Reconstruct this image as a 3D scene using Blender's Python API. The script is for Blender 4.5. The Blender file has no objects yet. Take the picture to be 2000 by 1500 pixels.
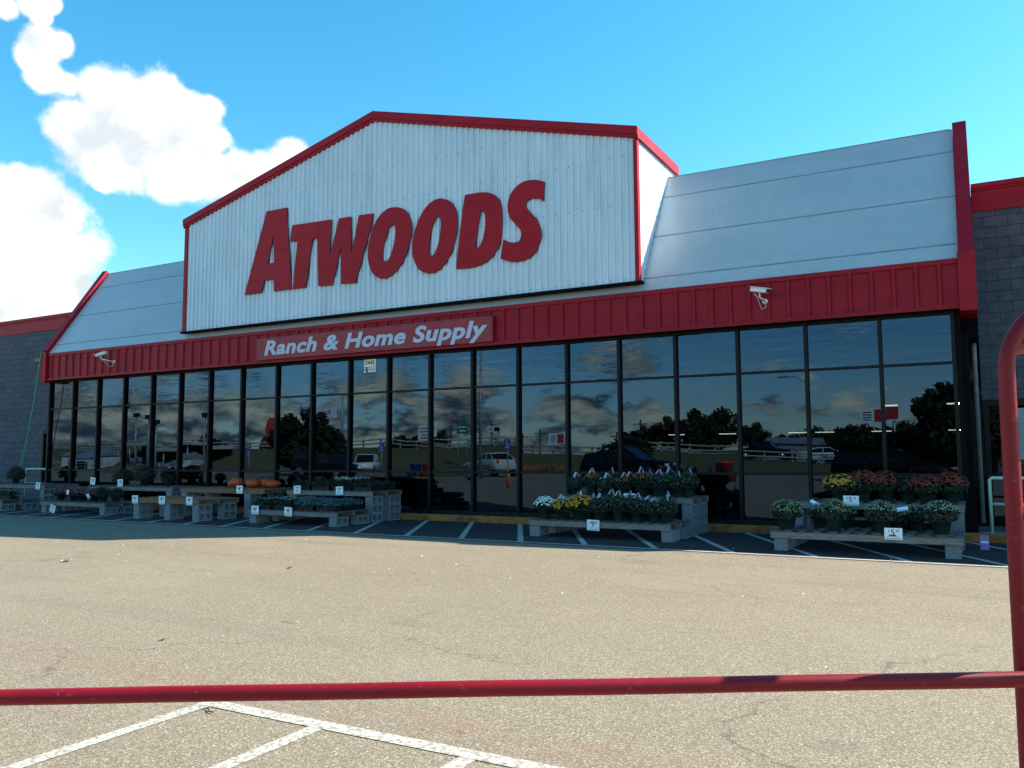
import bpy, math, random
from mathutils import Vector, Matrix
random.seed(7)
S = bpy.context.scene
COL = S.collection
PI = math.pi
# ------------------------------------------------------------------ camera
cam_d = bpy.data.cameras.new('camera'); cam = bpy.data.objects.new('camera', cam_d); COL.objects.link(cam)
cam_d.sensor_width = 36; cam_d.lens = 29.202; cam_d.clip_start = 0.05; cam_d.clip_end = 3000
CR = Vector((0.87501785, 0.48406585, -0.00489987)); CU = Vector((0.04627951, -0.07357279, 0.99621546)); CF = Vector((-0.48187339, 0.87193308, 0.08677983))
CP = Vector((25.8296, -16.1788, 1.4517))
mw = Matrix((CR, CU, -CF)).transposed().to_4x4(); mw.translation = CP
cam.matrix_world = mw
S.camera = cam
# ------------------------------------------------------------------ world: sky and clouds
SUN = Vector((0.97, 0.757, 1.0)).normalized()
W = bpy.data.worlds.new("World"); S.world = W; W.use_nodes = True
nt = W.node_tree; N = nt.nodes; L = nt.links
N.clear()
def nd(t, **k):
    n = N.new(t)
    for a, b in k.items():
        setattr(n, a, b)
    return n
def lk(a, b): L.new(a, b)
def mth(op, a, b=None, c=None, clamp=False):
    n = N.new('ShaderNodeMath'); n.operation = op; n.use_clamp = clamp
    for i, v in enumerate((a, b, c)):
        if v is None: continue
        if isinstance(v, (int, float)): n.inputs[i].default_value = v
        else: L.new(v, n.inputs[i])
    return n.outputs[0]
def maprange(v, a, b, c, d, smooth=True):
    n = N.new('ShaderNodeMapRange'); n.interpolation_type = 'SMOOTHSTEP' if smooth else 'LINEAR'
    L.new(v, n.inputs[0])
    for i, x in enumerate((a, b, c, d)): n.inputs[i + 1].default_value = x
    return n.outputs[0]
sky = nd('ShaderNodeTexSky'); sky.sky_type = 'NISHITA'; sky.sun_disc = False
sky.sun_elevation = math.asin(SUN.z); sky.sun_rotation = math.atan2(SUN.x, SUN.y)
sky.altitude = 200; sky.air_density = 1.0; sky.dust_density = 0.3; sky.ozone_density = 2.0
hs = nd('ShaderNodeHueSaturation'); hs.inputs['Saturation'].default_value = 1.36; hs.inputs['Hue'].default_value = 0.477; hs.inputs['Value'].default_value = 1.15
lk(sky.outputs[0], hs.inputs['Color'])
tc = nd('ShaderNodeTexCoord'); DIR = tc.outputs['Generated']
sep = nd('ShaderNodeSeparateXYZ'); lk(DIR, sep.inputs[0])
blobs = [(-0.7861, 0.4677, 0.4041, 0.0259), (-0.7948, 0.4606, 0.3952, 0.0185), (-0.7761, 0.4796, 0.4095, 0.0173), (-0.7932, 0.4758, 0.3801, 0.0259), (-0.7835, 0.4939, 0.3772, 0.0185), (-0.7688, 0.5147, 0.3795, 0.0339), (-0.757, 0.5357, 0.3742, 0.037), (-0.7397, 0.5594, 0.374, 0.037), (-0.7288, 0.5835, 0.3581, 0.037), (-0.79, 0.5079, 0.3435, 0.0308), (-0.7741, 0.5377, 0.3343, 0.0493), (-0.752, 0.5706, 0.33, 0.0493), (-0.7213, 0.5976, 0.3502, 0.0339), (-0.7052, 0.6036, 0.3719, 0.0173), (-0.7084, 0.6142, 0.3477, 0.0185), (-0.7484, 0.5881, 0.3065, 0.0308), (-0.7232, 0.6142, 0.3158, 0.0339), (-0.7025, 0.6387, 0.3139, 0.0277), (-0.6834, 0.658, 0.3164, 0.0247), (-0.6544, 0.6752, 0.3402, 0.0234), (-0.6645, 0.6784, 0.3133, 0.0247), (-0.7739, 0.557, 0.3015, 0.0247), (-0.6371, 0.6982, 0.3265, 0.0247), (-0.7884, 0.5406, 0.2935, 0.0154), (-0.84, 0.4728, 0.2663, 0.0277), (-0.8301, 0.4934, 0.2597, 0.0308), (-0.8195, 0.5143, 0.2527, 0.0277), (-0.8394, 0.4953, 0.2238, 0.0555), (-0.8278, 0.5154, 0.2215, 0.0247), (-0.856, 0.4862, 0.1758, 0.0555), (-0.8367, 0.5174, 0.1793, 0.0432), (-0.8237, 0.5372, 0.1815, 0.0216), (-0.8504, 0.5054, 0.1463, 0.0493), (-0.863, 0.458, 0.2132, 0.0617), (-0.823, 0.5432, 0.1659, 0.0185), (-0.777, 0.4583, 0.4315, 0.0100), (-0.7781, 0.4484, 0.4399, 0.012), (-0.7682, 0.4626, 0.4426, 0.009), (-0.7921, 0.4325, 0.4308, 0.011)]
field = None
for ib_, (bx_, by_, bz_, br_) in enumerate(blobs):
    if ib_ < 6: br_ *= 0.80
    if 24 <= ib_ < 35: br_ *= 1.12
    d = N.new('ShaderNodeVectorMath'); d.operation = 'DISTANCE'; L.new(DIR, d.inputs[0]); d.inputs[1].default_value = (bx_, by_, bz_)
    v = mth('MULTIPLY_ADD', d.outputs['Value'], -1.0 / (br_ * 1.12), 1.0)
    field = v if field is None else mth('SMOOTH_MAX', field, v, 0.25)
nz = nd('ShaderNodeTexNoise'); nz.inputs['Scale'].default_value = 17; nz.inputs['Detail'].default_value = 12; nz.inputs['Roughness'].default_value = 0.6; lk(DIR, nz.inputs['Vector'])
f2 = mth('ADD', field, mth('MULTIPLY', mth('SUBTRACT', nz.outputs['Fac'], 0.5), 1.55))
mask1 = maprange(f2, 0.0, 0.42, 0, 1)
nzs = nd('ShaderNodeTexNoise'); nzs.inputs['Scale'].default_value = 14; nzs.inputs['Detail'].default_value = 4; lk(DIR, nzs.inputs['Vector'])
shade1 = maprange(mth('ADD', nzs.outputs['Fac'], mth('MULTIPLY', nz.outputs['Fac'], 0.35)), 0.50, 0.80, 0, 1)
# cumulus banks behind the photographer (seen mirrored in the shop windows)
def rear_noise(off, detail):
    mp = nd('ShaderNodeMapping'); mp.inputs['Scale'].default_value = (3.4, 3.4, 8.5); mp.inputs['Location'].default_value = (1.3, 0.4, off)
    lk(DIR, mp.inputs['Vector'])
    n = nd('ShaderNodeTexNoise'); n.inputs['Scale'].default_value = 3.6; n.inputs['Detail'].default_value = detail; n.inputs['Roughness'].default_value = 0.58
    lk(mp.outputs[0], n.inputs['Vector']); return n.outputs['Fac']
r1 = rear_noise(0.0, 8); r2 = rear_noise(0.30, 6)
cov = mth('ADD', r1, mth('MULTIPLY', maprange(sep.outputs['Z'], 0.0, 0.26, 0.10, -0.13, False), 1.0))
cov = mth('ADD', cov, maprange(sep.outputs['X'], -0.95, -0.2, 0.09, -0.02, False))
mask2 = mth('MULTIPLY', maprange(cov, 0.51, 0.62, 0, 1), maprange(sep.outputs['Y'], -0.10, 0.10, 1, 0))
mask2 = mth('MULTIPLY', mask2, maprange(sep.outputs['Z'], 0.0, 0.01, 0, 1))
shade2 = maprange(mth('SUBTRACT', r1, r2), -0.08, 0.22, 0, 1)
def mixrgb(fac, a, b):
    n = N.new('ShaderNodeMix'); n.data_type = 'RGBA'
    L.new(fac, n.inputs[0])
    for s, v in ((n.inputs[6], a), (n.inputs[7], b)):
        if isinstance(v, tuple): s.default_value = (*v, 1)
        else: L.new(v, s)
    return n.outputs[2]
SKYS = 0.10
k = 1.0 / SKYS
cl1 = mixrgb(shade1, (0.335 * k, 0.365 * k, 0.39 * k), (0.62 * k, 0.62 * k, 0.62 * k))
cl2 = mixrgb(shade2, (0.10 * k, 0.14 * k, 0.17 * k), (1.35 * k, 1.08 * k, 0.70 * k))
c = mixrgb(mask2, hs.outputs[0], cl2)
c = mixrgb(mask1, c, cl1)
bg = nd('ShaderNodeBackground'); lk(c, bg.inputs['Color']); bg.inputs['Strength'].default_value = SKYS
out = nd('ShaderNodeOutputWorld'); lk(bg.outputs[0], out.inputs['Surface'])
# ------------------------------------------------------------------ sun
sd = bpy.data.lights.new('sun', 'SUN'); sd.energy = 5.0; sd.angle = math.radians(0.53); sd.color = (1.0, 0.915, 0.78)
so = bpy.data.objects.new('sun', sd); COL.objects.link(so); so.rotation_euler = SUN.to_track_quat('Z', 'Y').to_euler(); so.location = (30, 30, 40)
S.view_settings.view_transform = 'Standard'; S.view_settings.look = 'None'; S.view_settings.gamma = 1; S.view_settings.exposure = 1.28
S.cycles.max_bounces = 8; S.cycles.transparent_max_bounces = 16; S.cycles.glossy_bounces = 4
# ------------------------------------------------------------------ materials
class MT:
    def __init__(s, name):
        s.m = bpy.data.materials.new(name); s.m.use_nodes = True; s.t = s.m.node_tree; s.N = s.t.nodes; s.L = s.t.links
        s.b = s.N['Principled BSDF']
    def n(s, t, **k):
        x = s.N.new(t)
        for a, b in k.items(): setattr(x, a, b)
        return x
    def coord(s, which='Object', scale=(1, 1, 1)):
        c = s.n('ShaderNodeTexCoord'); mp = s.n('ShaderNodeMapping'); mp.inputs['Scale'].default_value = scale
        s.L.new(c.outputs[which], mp.inputs[0]); return mp.outputs[0]
    def noise(s, scale, detail=4, rough=0.55, vec=None):
        x = s.n('ShaderNodeTexNoise'); x.inputs['Scale'].default_value = scale; x.inputs['Detail'].default_value = detail; x.inputs['Roughness'].default_value = rough
        s.L.new(vec if vec is not None else s.coord(), x.inputs['Vector']); return x.outputs['Fac']
    def ramp(s, v, stops):
        x = s.n('ShaderNodeValToRGB'); s.L.new(v, x.inputs[0]); e = x.color_ramp.elements
        while len(e) < len(stops): e.new(0.5)
        for el, (p, c) in zip(e, stops):
            el.position = p; el.color = (*c, 1) if len(c) == 3 else c
        return x.outputs[0]
    def mix(s, f, a, b, mode='MIX'):
        x = s.n('ShaderNodeMix', data_type='RGBA', blend_type=mode)
        for sock, v in ((x.inputs[0], f), (x.inputs[6], a), (x.inputs[7], b)):
            if isinstance(v, tuple): sock.default_value = (*v, 1)
            elif isinstance(v, (int, float)): sock.default_value = v
            else: s.L.new(v, sock)
        return x.outputs[2]
    def col(s, v):
        if isinstance(v, tuple): s.b.inputs['Base Color'].default_value = (*v, 1)
        else: s.L.new(v, s.b.inputs['Base Color'])
    def bump(s, h, strength=0.3, dist=0.01):
        x = s.n('ShaderNodeBump'); x.inputs['Strength'].default_value = strength; x.inputs['Distance'].default_value = dist
        s.L.new(h, x.inputs['Height']); s.L.new(x.outputs[0], s.b.inputs['Normal'])
    def set(s, **k):
        for a, b in k.items(): s.b.inputs[a].default_value = b
        return s.m
def simple(name, c, rough=0.6, metal=0.0, var=0.25, scale=6, bump=0.0, coat=0.0, spec=0.5, which='Object'):
    m = MT(name); v = m.coord(which)
    f = m.noise(scale, 5, 0.6, v)
    lo = tuple(x * (1 - var) for x in c); hi = tuple(min(1, x * (1 + var)) for x in c)
    m.col(m.ramp(f, [(0.3, lo), (0.7, hi)]))
    if bump: m.bump(m.noise(scale * 8, 4, 0.6, v), bump, 0.01)
    return m.set(Roughness=rough, Metallic=metal, **{'Coat Weight': coat, 'Specular IOR Level': spec})
M = {}
RED = (0.31, 0.003, 0.014)
def red_mat(name, c):
    m = MT(name); v = m.coord('Object', (1.2, 1.2, 5)); f = m.noise(0.9, 5, 0.6, v); g = m.noise(30, 3, 0.6)
    a = m.ramp(f, [(0.3, tuple(x * 0.86 for x in c)), (0.75, (c[0] * 1.12, c[1] * 1.5 + .003, c[2] * 1.4 + .003))])
    m.col(m.mix(0.08, a, g, 'OVERLAY')); return m.set(Roughness=0.5, **{'Specular IOR Level': 0.2})
M['red'] = red_mat('red_painted_metal', RED)
M['red_fascia'] = red_mat('red_fascia_metal', (0.28, 0.003, 0.014))
M['letter'] = red_mat('red_letter_faces', (0.34, 0.002, 0.011))
M['letter_side'] = simple('letter_returns', (0.03, 0.03, 0.035), 0.5)
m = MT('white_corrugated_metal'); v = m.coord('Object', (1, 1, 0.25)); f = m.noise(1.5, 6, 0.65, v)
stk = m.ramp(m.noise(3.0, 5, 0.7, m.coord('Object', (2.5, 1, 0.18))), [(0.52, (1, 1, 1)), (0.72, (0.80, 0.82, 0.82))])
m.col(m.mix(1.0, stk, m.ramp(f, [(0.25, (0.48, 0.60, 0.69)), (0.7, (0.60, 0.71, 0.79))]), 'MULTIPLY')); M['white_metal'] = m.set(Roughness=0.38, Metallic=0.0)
M['screw'] = simple('screw_heads', (0.03, 0.03, 0.035), 0.6)
m = MT('pale_panel_metal'); v = m.coord('Object', (0.5, 1, 2.2)); f = m.noise(0.8, 6, 0.6, v)
v2 = m.coord('Object', (6, 1, 0.5)); f2_ = m.noise(1.5, 4, 0.7, v2)
m.col(m.mix(0.25, m.ramp(f, [(0.3, (0.35, 0.40, 0.43)), (0.72, (0.43, 0.475, 0.50))]), m.ramp(f2_, [(0.3, (0.34, 0.39, 0.42)), (0.7, (0.47, 0.51, 0.53))])))
m.bump(m.noise(0.9, 3, 0.5, m.coord('Object', (0.5, 1, 1.6))), 0.30, 0.03); M['panel'] = m.set(Roughness=0.27, **{'Specular IOR Level': 0.6})
M['seam'] = simple('panel_seam', (0.20, 0.225, 0.235), 0.6, scale=2)
m = MT('split_face_block'); v = m.n('ShaderNodeTexCoord'); sx = m.n('ShaderNodeSeparateXYZ'); cx = m.n('ShaderNodeCombineXYZ')
m.L.new(v.outputs['Object'], sx.inputs[0]); m.L.new(sx.outputs['X'], cx.inputs[0]); m.L.new(sx.outputs['Z'], cx.inputs[1])
br = m.n('ShaderNodeTexBrick'); m.L.new(cx.outputs[0], br.inputs['Vector']); br.inputs['Scale'].default_value = 1.0
br.inputs['Brick Width'].default_value = 0.406; br.inputs['Row Height'].default_value = 0.203; br.inputs['Mortar Size'].default_value = 0.007; br.inputs['Mortar Smooth'].default_value = 0.3
br.inputs['Color1'].default_value = (0.060, 0.074, 0.098, 1); br.inputs['Color2'].default_value = (0.078, 0.093, 0.118, 1); br.inputs['Mortar'].default_value = (0.038, 0.042, 0.052, 1)
g = m.noise(9, 6, 0.7); m.col(m.mix(0.6, br.outputs['Color'], m.ramp(g, [(0.3, (0.25, 0.25, 0.25)), (0.7, (0.75, 0.75, 0.75))]), 'OVERLAY'))
h = m.mix(0.45, m.ramp(br.outputs['Fac'], [(0, (1, 1, 1)), (1, (0, 0, 0))]), m.noise(14, 6, 0.65), 'MULTIPLY'); m.bump(h, 0.8, 0.025)
M['block'] = m.set(Roughness=0.9)
M['mullion'] = simple('dark_bronze_frame', (0.005, 0.006, 0.008), 0.5, 0.0, 0.2, 3, spec=0.2)
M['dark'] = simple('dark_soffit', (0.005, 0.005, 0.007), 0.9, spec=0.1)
def glass_mat(name, wave, refl=0.108):
    m = MT(name); t = m.t; m.N.remove(m.b)
    o = m.N['Material Output']
    tr = m.n('ShaderNodeBsdfTransparent'); tr.inputs[0].default_value = (0.03, 0.035, 0.04, 1)
    gl = m.n('ShaderNodeBsdfGlossy'); gl.inputs['Roughness'].default_value = 0.0; gl.inputs['Color'].default_value = (0.36, 0.60, 0.90, 1)
    v = m.coord('Object', (0.7, 1, 5.0) if wave > 0.5 else (0.8, 1, 0.9)); f = m.noise(1.1, 3 if wave > .5 else 1, 0.5, v)
    b = m.n('ShaderNodeBump'); b.inputs['Strength'].default_value = wave; b.inputs['Distance'].default_value = 0.0045; m.L.new(f, b.inputs['Height']); m.L.new(b.outputs[0], gl.inputs['Normal'])
    lw = m.n('ShaderNodeLayerWeight'); lw.inputs['Blend'].default_value = 0.25
    r = m.n('ShaderNodeMapRange'); m.L.new(lw.outputs['Facing'], r.inputs[0]); r.inputs[3].default_value = refl * 0.72; r.inputs[4].default_value = refl * 1.9
    mx = m.n('ShaderNodeMixShader'); m.L.new(r.outputs[0], mx.inputs[0]); m.L.new(tr.outputs[0], mx.inputs[1]); m.L.new(gl.outputs[0], mx.inputs[2]); m.L.new(mx.outputs[0], o.inputs[0])
    return m.m
M['glass_up'] = glass_mat('tinted_wavy_glass', 0.55); M['glass'] = glass_mat('tinted_glass', 0.22)
M['interior'] = simple('dim_interior', (0.10, 0.10, 0.10), 0.9)
m = MT('strip_light'); m.b.inputs['Emission Color'].default_value = (1, 0.92, 0.75, 1); m.b.inputs['Emission Strength'].default_value = 7; M['strip'] = m.m
M['yellow_kerb'] = simple('worn_yellow_kerb_paint', (0.36, 0.12, 0.028), 0.85, var=0.6, scale=5, bump=0.3)
M['concrete'] = simple('concrete', (0.30, 0.29, 0.27), 0.9, var=0.3, scale=5, bump=0.3)
m = MT('concrete_block'); f = m.noise(35, 6, 0.7); m.col(m.ramp(f, [(0.3, (0.14, 0.16, 0.18)), (0.7, (0.25, 0.275, 0.30))])); m.bump(m.noise(70, 4, 0.7), 0.5, 0.01); M['cinder'] = m.set(Roughness=0.95)
m = MT('weathered_wood'); v = m.coord('Object', (1.5, 14, 14)); f = m.noise(3, 6, 0.6, v); m.col(m.ramp(f, [(0.25, (0.10, 0.09, 0.08)), (0.6, (0.24, 0.215, 0.19)), (0.85, (0.33, 0.30, 0.26))])); m.bump(f, 0.3, 0.01); M['wood'] = m.set(Roughness=0.85)
m = MT('weathered_wood_slats'); v = m.coord('Object', (14, 1.5, 14)); f = m.noise(3, 6, 0.6, v); m.col(m.ramp(f, [(0.25, (0.05, 0.047, 0.045)), (0.6, (0.12, 0.115, 0.105)), (0.85, (0.18, 0.165, 0.15))])); m.bump(f, 0.3, 0.01); M['wood_slat'] = m.set(Roughness=0.85)
m = MT('straw_brown_wood'); v = m.coord('Object', (3, 10, 10)); f = m.noise(3, 6, 0.6, v); m.col(m.ramp(f, [(0.25, (0.13, 0.06, 0.03)), (0.6, (0.29, 0.15, 0.075)), (0.85, (0.40, 0.235, 0.12))])); M['wood_brown'] = m.set(Roughness=0.85)
M['pot'] = simple('dark_green_pot', (0.008, 0.03, 0.024), 0.5, var=0.15)
M['pot_black'] = simple('black_pot', (0.012, 0.012, 0.014), 0.55)
M['leaf'] = simple('mum_leaf', (0.007, 0.022, 0.007), 0.6, var=0.6, scale=18)
M['leaf_dark'] = simple('dark_leaf', (0.007, 0.015, 0.008), 0.7, var=0.5, scale=18)
M['leaf_blue'] = simple('blue_green_leaf', (0.04, 0.10, 0.11), 0.6, var=0.5, scale=18)
for nme, c_ in (('fl_white', (0.60, 0.68, 0.62)), ('fl_cream', (0.30, 0.34, 0.25)), ('fl_yellow', (0.48, 0.22, 0.006)), ('fl_rust', (0.24, 0.022, 0.006)), ('fl_bud', (0.20, 0.28, 0.13)), ('fl_pink', (0.30, 0.10, 0.09)), ('fl_orange', (0.5, 0.14, 0.03))):
    M[nme] = simple(nme, c_, 0.7, var=0.3, scale=25)
M['paper'] = simple('white_card', (0.88, 0.89, 0.90), 0.5, var=0.03)
M['tag'] = simple('care_tag_card', (0.42, 0.42, 0.55), .6)
M['ink'] = simple('black_ink', (0.015, 0.015, 0.018), 0.6)
M['purple'] = simple('purple_print', (0.34, 0.17, 0.50), 0.5)
m = MT('pumpkin_skin'); f = m.noise(7, 4); m.col(m.ramp(f, [(0.3, (0.46, 0.045, 0.003)), (0.7, (0.60, 0.075, 0.006))])); M['pumpkin'] = m.set(Roughness=0.45)
M['stem'] = simple('dry_stem', (0.12, 0.13, 0.05), 0.8)
M['cam_white'] = simple('camera_white', (0.70, 0.71, 0.68), 0.4, var=0.06)
M['black'] = simple('black_plastic', (0.01, 0.01, 0.012), 0.35)
M['hose'] = simple('green_hose', (0.03, 0.42, 0.26), 0.45, var=0.1)
M['pale_green'] = simple('pale_green_paint', (0.42, 0.62, 0.50), 0.5, var=0.12)
M['pipe'] = simple('grey_blue_pipe', (0.16, 0.20, 0.22), 0.5)
M['sign_face'] = simple('faded_red_sign', (0.27, 0.017, 0.026), 0.55, var=0.12, scale=1.5)
M['sign_text'] = simple('pale_grey_letters', (0.42, 0.50, 0.62), 0.5, var=0.05)
# ground: aged asphalt with aggregate, cracks, oil spots and the faded red lane paint
m = MT('aged_asphalt'); v = m.coord('Object')
big = m.noise(0.16, 5, 0.6, v); mid = m.noise(1.3, 5, 0.65, v)
ag = m.n('ShaderNodeTexVoronoi'); ag.inputs['Scale'].default_value = 140; m.L.new(v, ag.inputs['Vector'])
agn = m.noise(55, 5, 0.75, v)
base = m.ramp(big, [(0.3, (0.170, 0.138, 0.094)), (0.7, (0.222, 0.184, 0.128))])
base = m.mix(0.35, base, m.ramp(mid, [(0.3, (0.145, 0.120, 0.085)), (0.7, (0.245, 0.20, 0.14))]))
sp = m.n('ShaderNodeSeparateColor'); m.L.new(ag.outputs['Color'], sp.inputs[0])
grain = m.ramp(sp.outputs[0], [(0.0, (0.05, 0.045, 0.04)), (0.2, (0.14, 0.118, 0.085)), (0.62, (0.235, 0.20, 0.145)), (0.88, (0.35, 0.31, 0.235)), (1.0, (0.62, 0.58, 0.5))])
base = m.mix(0.62, base, grain)
base = m.mix(m.ramp(agn, [(0.33, (0.7,) * 3), (0.46, (0, 0, 0))]), base, (0.075, 0.066, 0.052))
# faded red bands next to the white lines
sx = m.n('ShaderNodeSeparateXYZ'); m.L.new(v, sx.inputs[0])
def band(axis, c0, hw, lo, hi):
    a = m.n('ShaderNodeMath', operation='SUBTRACT'); m.L.new(sx.outputs[axis], a.inputs[0]); a.inputs[1].default_value = c0
    b = m.n('ShaderNodeMath', operation='ABSOLUTE'); m.L.new(a.outputs[0], b.inputs[0])
    cc = m.n('ShaderNodeMapRange'); m.L.new(b.outputs[0], cc.inputs[0]); cc.inputs[1].default_value = hw; cc.inputs[2].default_value = hw * 0.7; cc.inputs[3].default_value = 0; cc.inputs[4].default_value = 1
    d = m.n('ShaderNodeMapRange'); m.L.new(sx.outputs['X'], d.inputs[0]); d.inputs[1].default_value = lo; d.inputs[2].default_value = hi
    e = m.n('ShaderNodeMath', operation='MULTIPLY'); m.L.new(cc.outputs[0], e.inputs[0]); m.L.new(d.outputs[0], e.inputs[1]); return e.outputs[0]
bsum = m.n('ShaderNodeMath', operation='MAXIMUM'); m.L.new(band('Y', -12.33, 0.20, 15, 17), bsum.inputs[0]); m.L.new(band('Y', -3.80, 0.10, -5, 0), bsum.inputs[1])
wear = m.ramp(m.noise(2.6, 7, 0.75, v), [(0.42, (0.02,) * 3), (0.66, (0.32,) * 3)])
bf = m.n('ShaderNodeMath', operation='MULTIPLY'); m.L.new(bsum.outputs[0], bf.inputs[0]); m.L.new(wear, bf.inputs[1])
base = m.mix(bf.outputs[0], base, (0.22, 0.105, 0.085))
# cracks
dn = m.n('ShaderNodeTexNoise'); dn.inputs['Scale'].default_value = 1.6; dn.inputs['Detail'].default_value = 7; dn.inputs['Roughness'].default_value = 0.65; m.L.new(v, dn.inputs['Vector'])
av = m.n('ShaderNodeVectorMath', operation='MULTIPLY_ADD'); m.L.new(dn.outputs['Color'], av.inputs[0]); av.inputs[1].default_value = (0.9, 0.9, 0); m.L.new(v, av.inputs[2])
vo = m.n('ShaderNodeTexVoronoi', feature='DISTANCE_TO_EDGE'); vo.inputs['Scale'].default_value = 0.22; m.L.new(av.outputs[0], vo.inputs['Vector'])
cr = m.ramp(vo.outputs['Distance'], [(0.0, (1, 1, 1)), (0.0030, (0, 0, 0))])
cm = m.ramp(m.noise(0.5, 3, 0.5, v), [(0.43, (0, 0, 0)), (0.52, (0.6,) * 3)])
crk = m.mix(1.0, cr, cm, 'MULTIPLY')
base = m.mix(crk, base, (0.035, 0.03, 0.025))
oil = m.ramp(m.noise(0.9, 3, 0.5, m.coord('Object', (1, 1.6, 1))), [(0.64, (0, 0, 0)), (0.76, (0.30,) * 3)])
base = m.mix(oil, base, (0.07, 0.065, 0.06))
tr_ = m.ramp(m.noise(1.0, 4, 0.6, m.coord('Object', (0.10, 1.7, 1))), [(0.55, (0, 0, 0)), (0.70, (0.28,) * 3)])
base = m.mix(tr_, base, (0.11, 0.098, 0.08))
pt_ = m.ramp(m.noise(0.33, 2, 0.4, m.coord('Object', (1.0, 1.3, 1))), [(0.58, (0, 0, 0)), (0.62, (0.16,) * 3)])
base = m.mix(pt_, base, (0.28, 0.245, 0.185))
# building shade painted into the asphalt colour in front of the shop windows
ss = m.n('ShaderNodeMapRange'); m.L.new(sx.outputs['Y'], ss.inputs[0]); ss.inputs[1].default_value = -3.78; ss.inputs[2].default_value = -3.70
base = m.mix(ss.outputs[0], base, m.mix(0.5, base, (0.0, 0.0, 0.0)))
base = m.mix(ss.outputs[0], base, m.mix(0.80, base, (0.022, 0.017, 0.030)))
base = m.mix(1.0, base, (0.98, 0.96, 0.93), 'MULTIPLY')
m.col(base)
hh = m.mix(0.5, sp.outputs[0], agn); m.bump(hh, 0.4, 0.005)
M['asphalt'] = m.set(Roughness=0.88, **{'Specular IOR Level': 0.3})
m = MT('worn_white_line_paint'); f = m.noise(30, 6, 0.75); g = m.noise(3, 4, 0.6)
m.col(m.mix(m.ramp(f, [(0.42, (1, 1, 1)), (0.53, (0, 0, 0))]), m.ramp(g, [(0.3, (0.40, 0.39, 0.34)), (0.7, (0.50, 0.49, 0.44))]), (0.22, 0.19, 0.15))); M['line'] = m.set(Roughness=0.8)
m = MT('dry_grass'); f = m.noise(0.35, 6, 0.65); g = m.noise(14, 5, 0.7)
m.col(m.mix(0.5, m.ramp(f, [(0.3, (0.045, 0.050, 0.010)), (0.7, (0.12, 0.095, 0.025))]), m.ramp(g, [(0.3, (0.05, 0.055, 0.015)), (0.7, (0.16, 0.13, 0.05))]))); M['grass'] = m.set(Roughness=1.0)
M['foliage'] = simple('tree_foliage', (0.012, 0.022, 0.006), 0.9, var=0.6, scale=0.9)
M['bark'] = simple('bark', (0.08, 0.06, 0.045), 0.9)
M['galv'] = simple('galvanised_steel', (0.30, 0.31, 0.32), 0.45, 0.4)
M['rail_wood'] = simple('pale_fence_rail', (0.42, 0.38, 0.30), 0.8)
M['tyre'] = simple('tyre_rubber', (0.012, 0.012, 0.012), 0.8)
M['carglass'] = simple('car_glass', (0.01, 0.012, 0.014), 0.06)
M['chrome'] = simple('rim_metal', (0.5, 0.5, 0.5), 0.25, 0.9)
def paint(name, c_): return simple(name, c_, 0.3, 0.0, 0.05, 2, coat=0.6)
M['p_black'] = simple('black_car_paint', (0.004, 0.004, 0.005), 0.45, spec=0.2); M['p_cream'] = paint('champagne_car_paint', (0.52, 0.50, 0.44)); M['p_white'] = paint('white_car_paint', (0.75, 0.75, 0.73)); M['p_grey'] = simple('dark_grey_car_paint', (0.006, 0.007, 0.010), 0.45, spec=0.25); M['p_red'] = paint('red_plastic', (0.6, 0.03, 0.02))
M['blue_sign'] = simple('blue_sign_face', (0.02, 0.12, 0.60), 0.4, var=0.03)
M['green_sign'] = simple('green_sign_face', (0.02, 0.22, 0.10), 0.4, var=0.03)
M['red_brick'] = simple('red_brick', (0.25, 0.06, 0.04), 0.9)
M['white_wall'] = simple('white_cladding', (0.60, 0.60, 0.57), 0.7, var=0.1)
M['orange'] = simple('orange_plastic', (0.60, 0.16, 0.04), 0.5)
M['blue_tub'] = simple('blue_plastic', (0.03, 0.08, 0.35), 0.5)
# glossy scratched red tube paint
m = MT('scuffed_red_tube_paint'); v = m.coord('Object', (1, 1, 1)); sc_ = m.noise(9, 7, 0.8, m.coord('Object', (4, 9, 9)))
g = m.noise(2.5, 5, 0.7, v)
a = m.ramp(g, [(0.3, (0.17, 0.002, 0.007)), (0.7, (0.24, 0.004, 0.011))])
a = m.mix(m.ramp(sc_, [(0.62, (0, 0, 0)), (0.70, (0.6,) * 3)]), a, (0.42, 0.30, 0.26)); m.col(a)
m.bump(m.noise(60, 3, 0.6), 0.12, 0.002); M['tube'] = m.set(Roughness=0.45, **{'Specular IOR Level': 0.3, 'Coat Weight': 0.0, 'Coat Roughness': 0.25})
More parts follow.
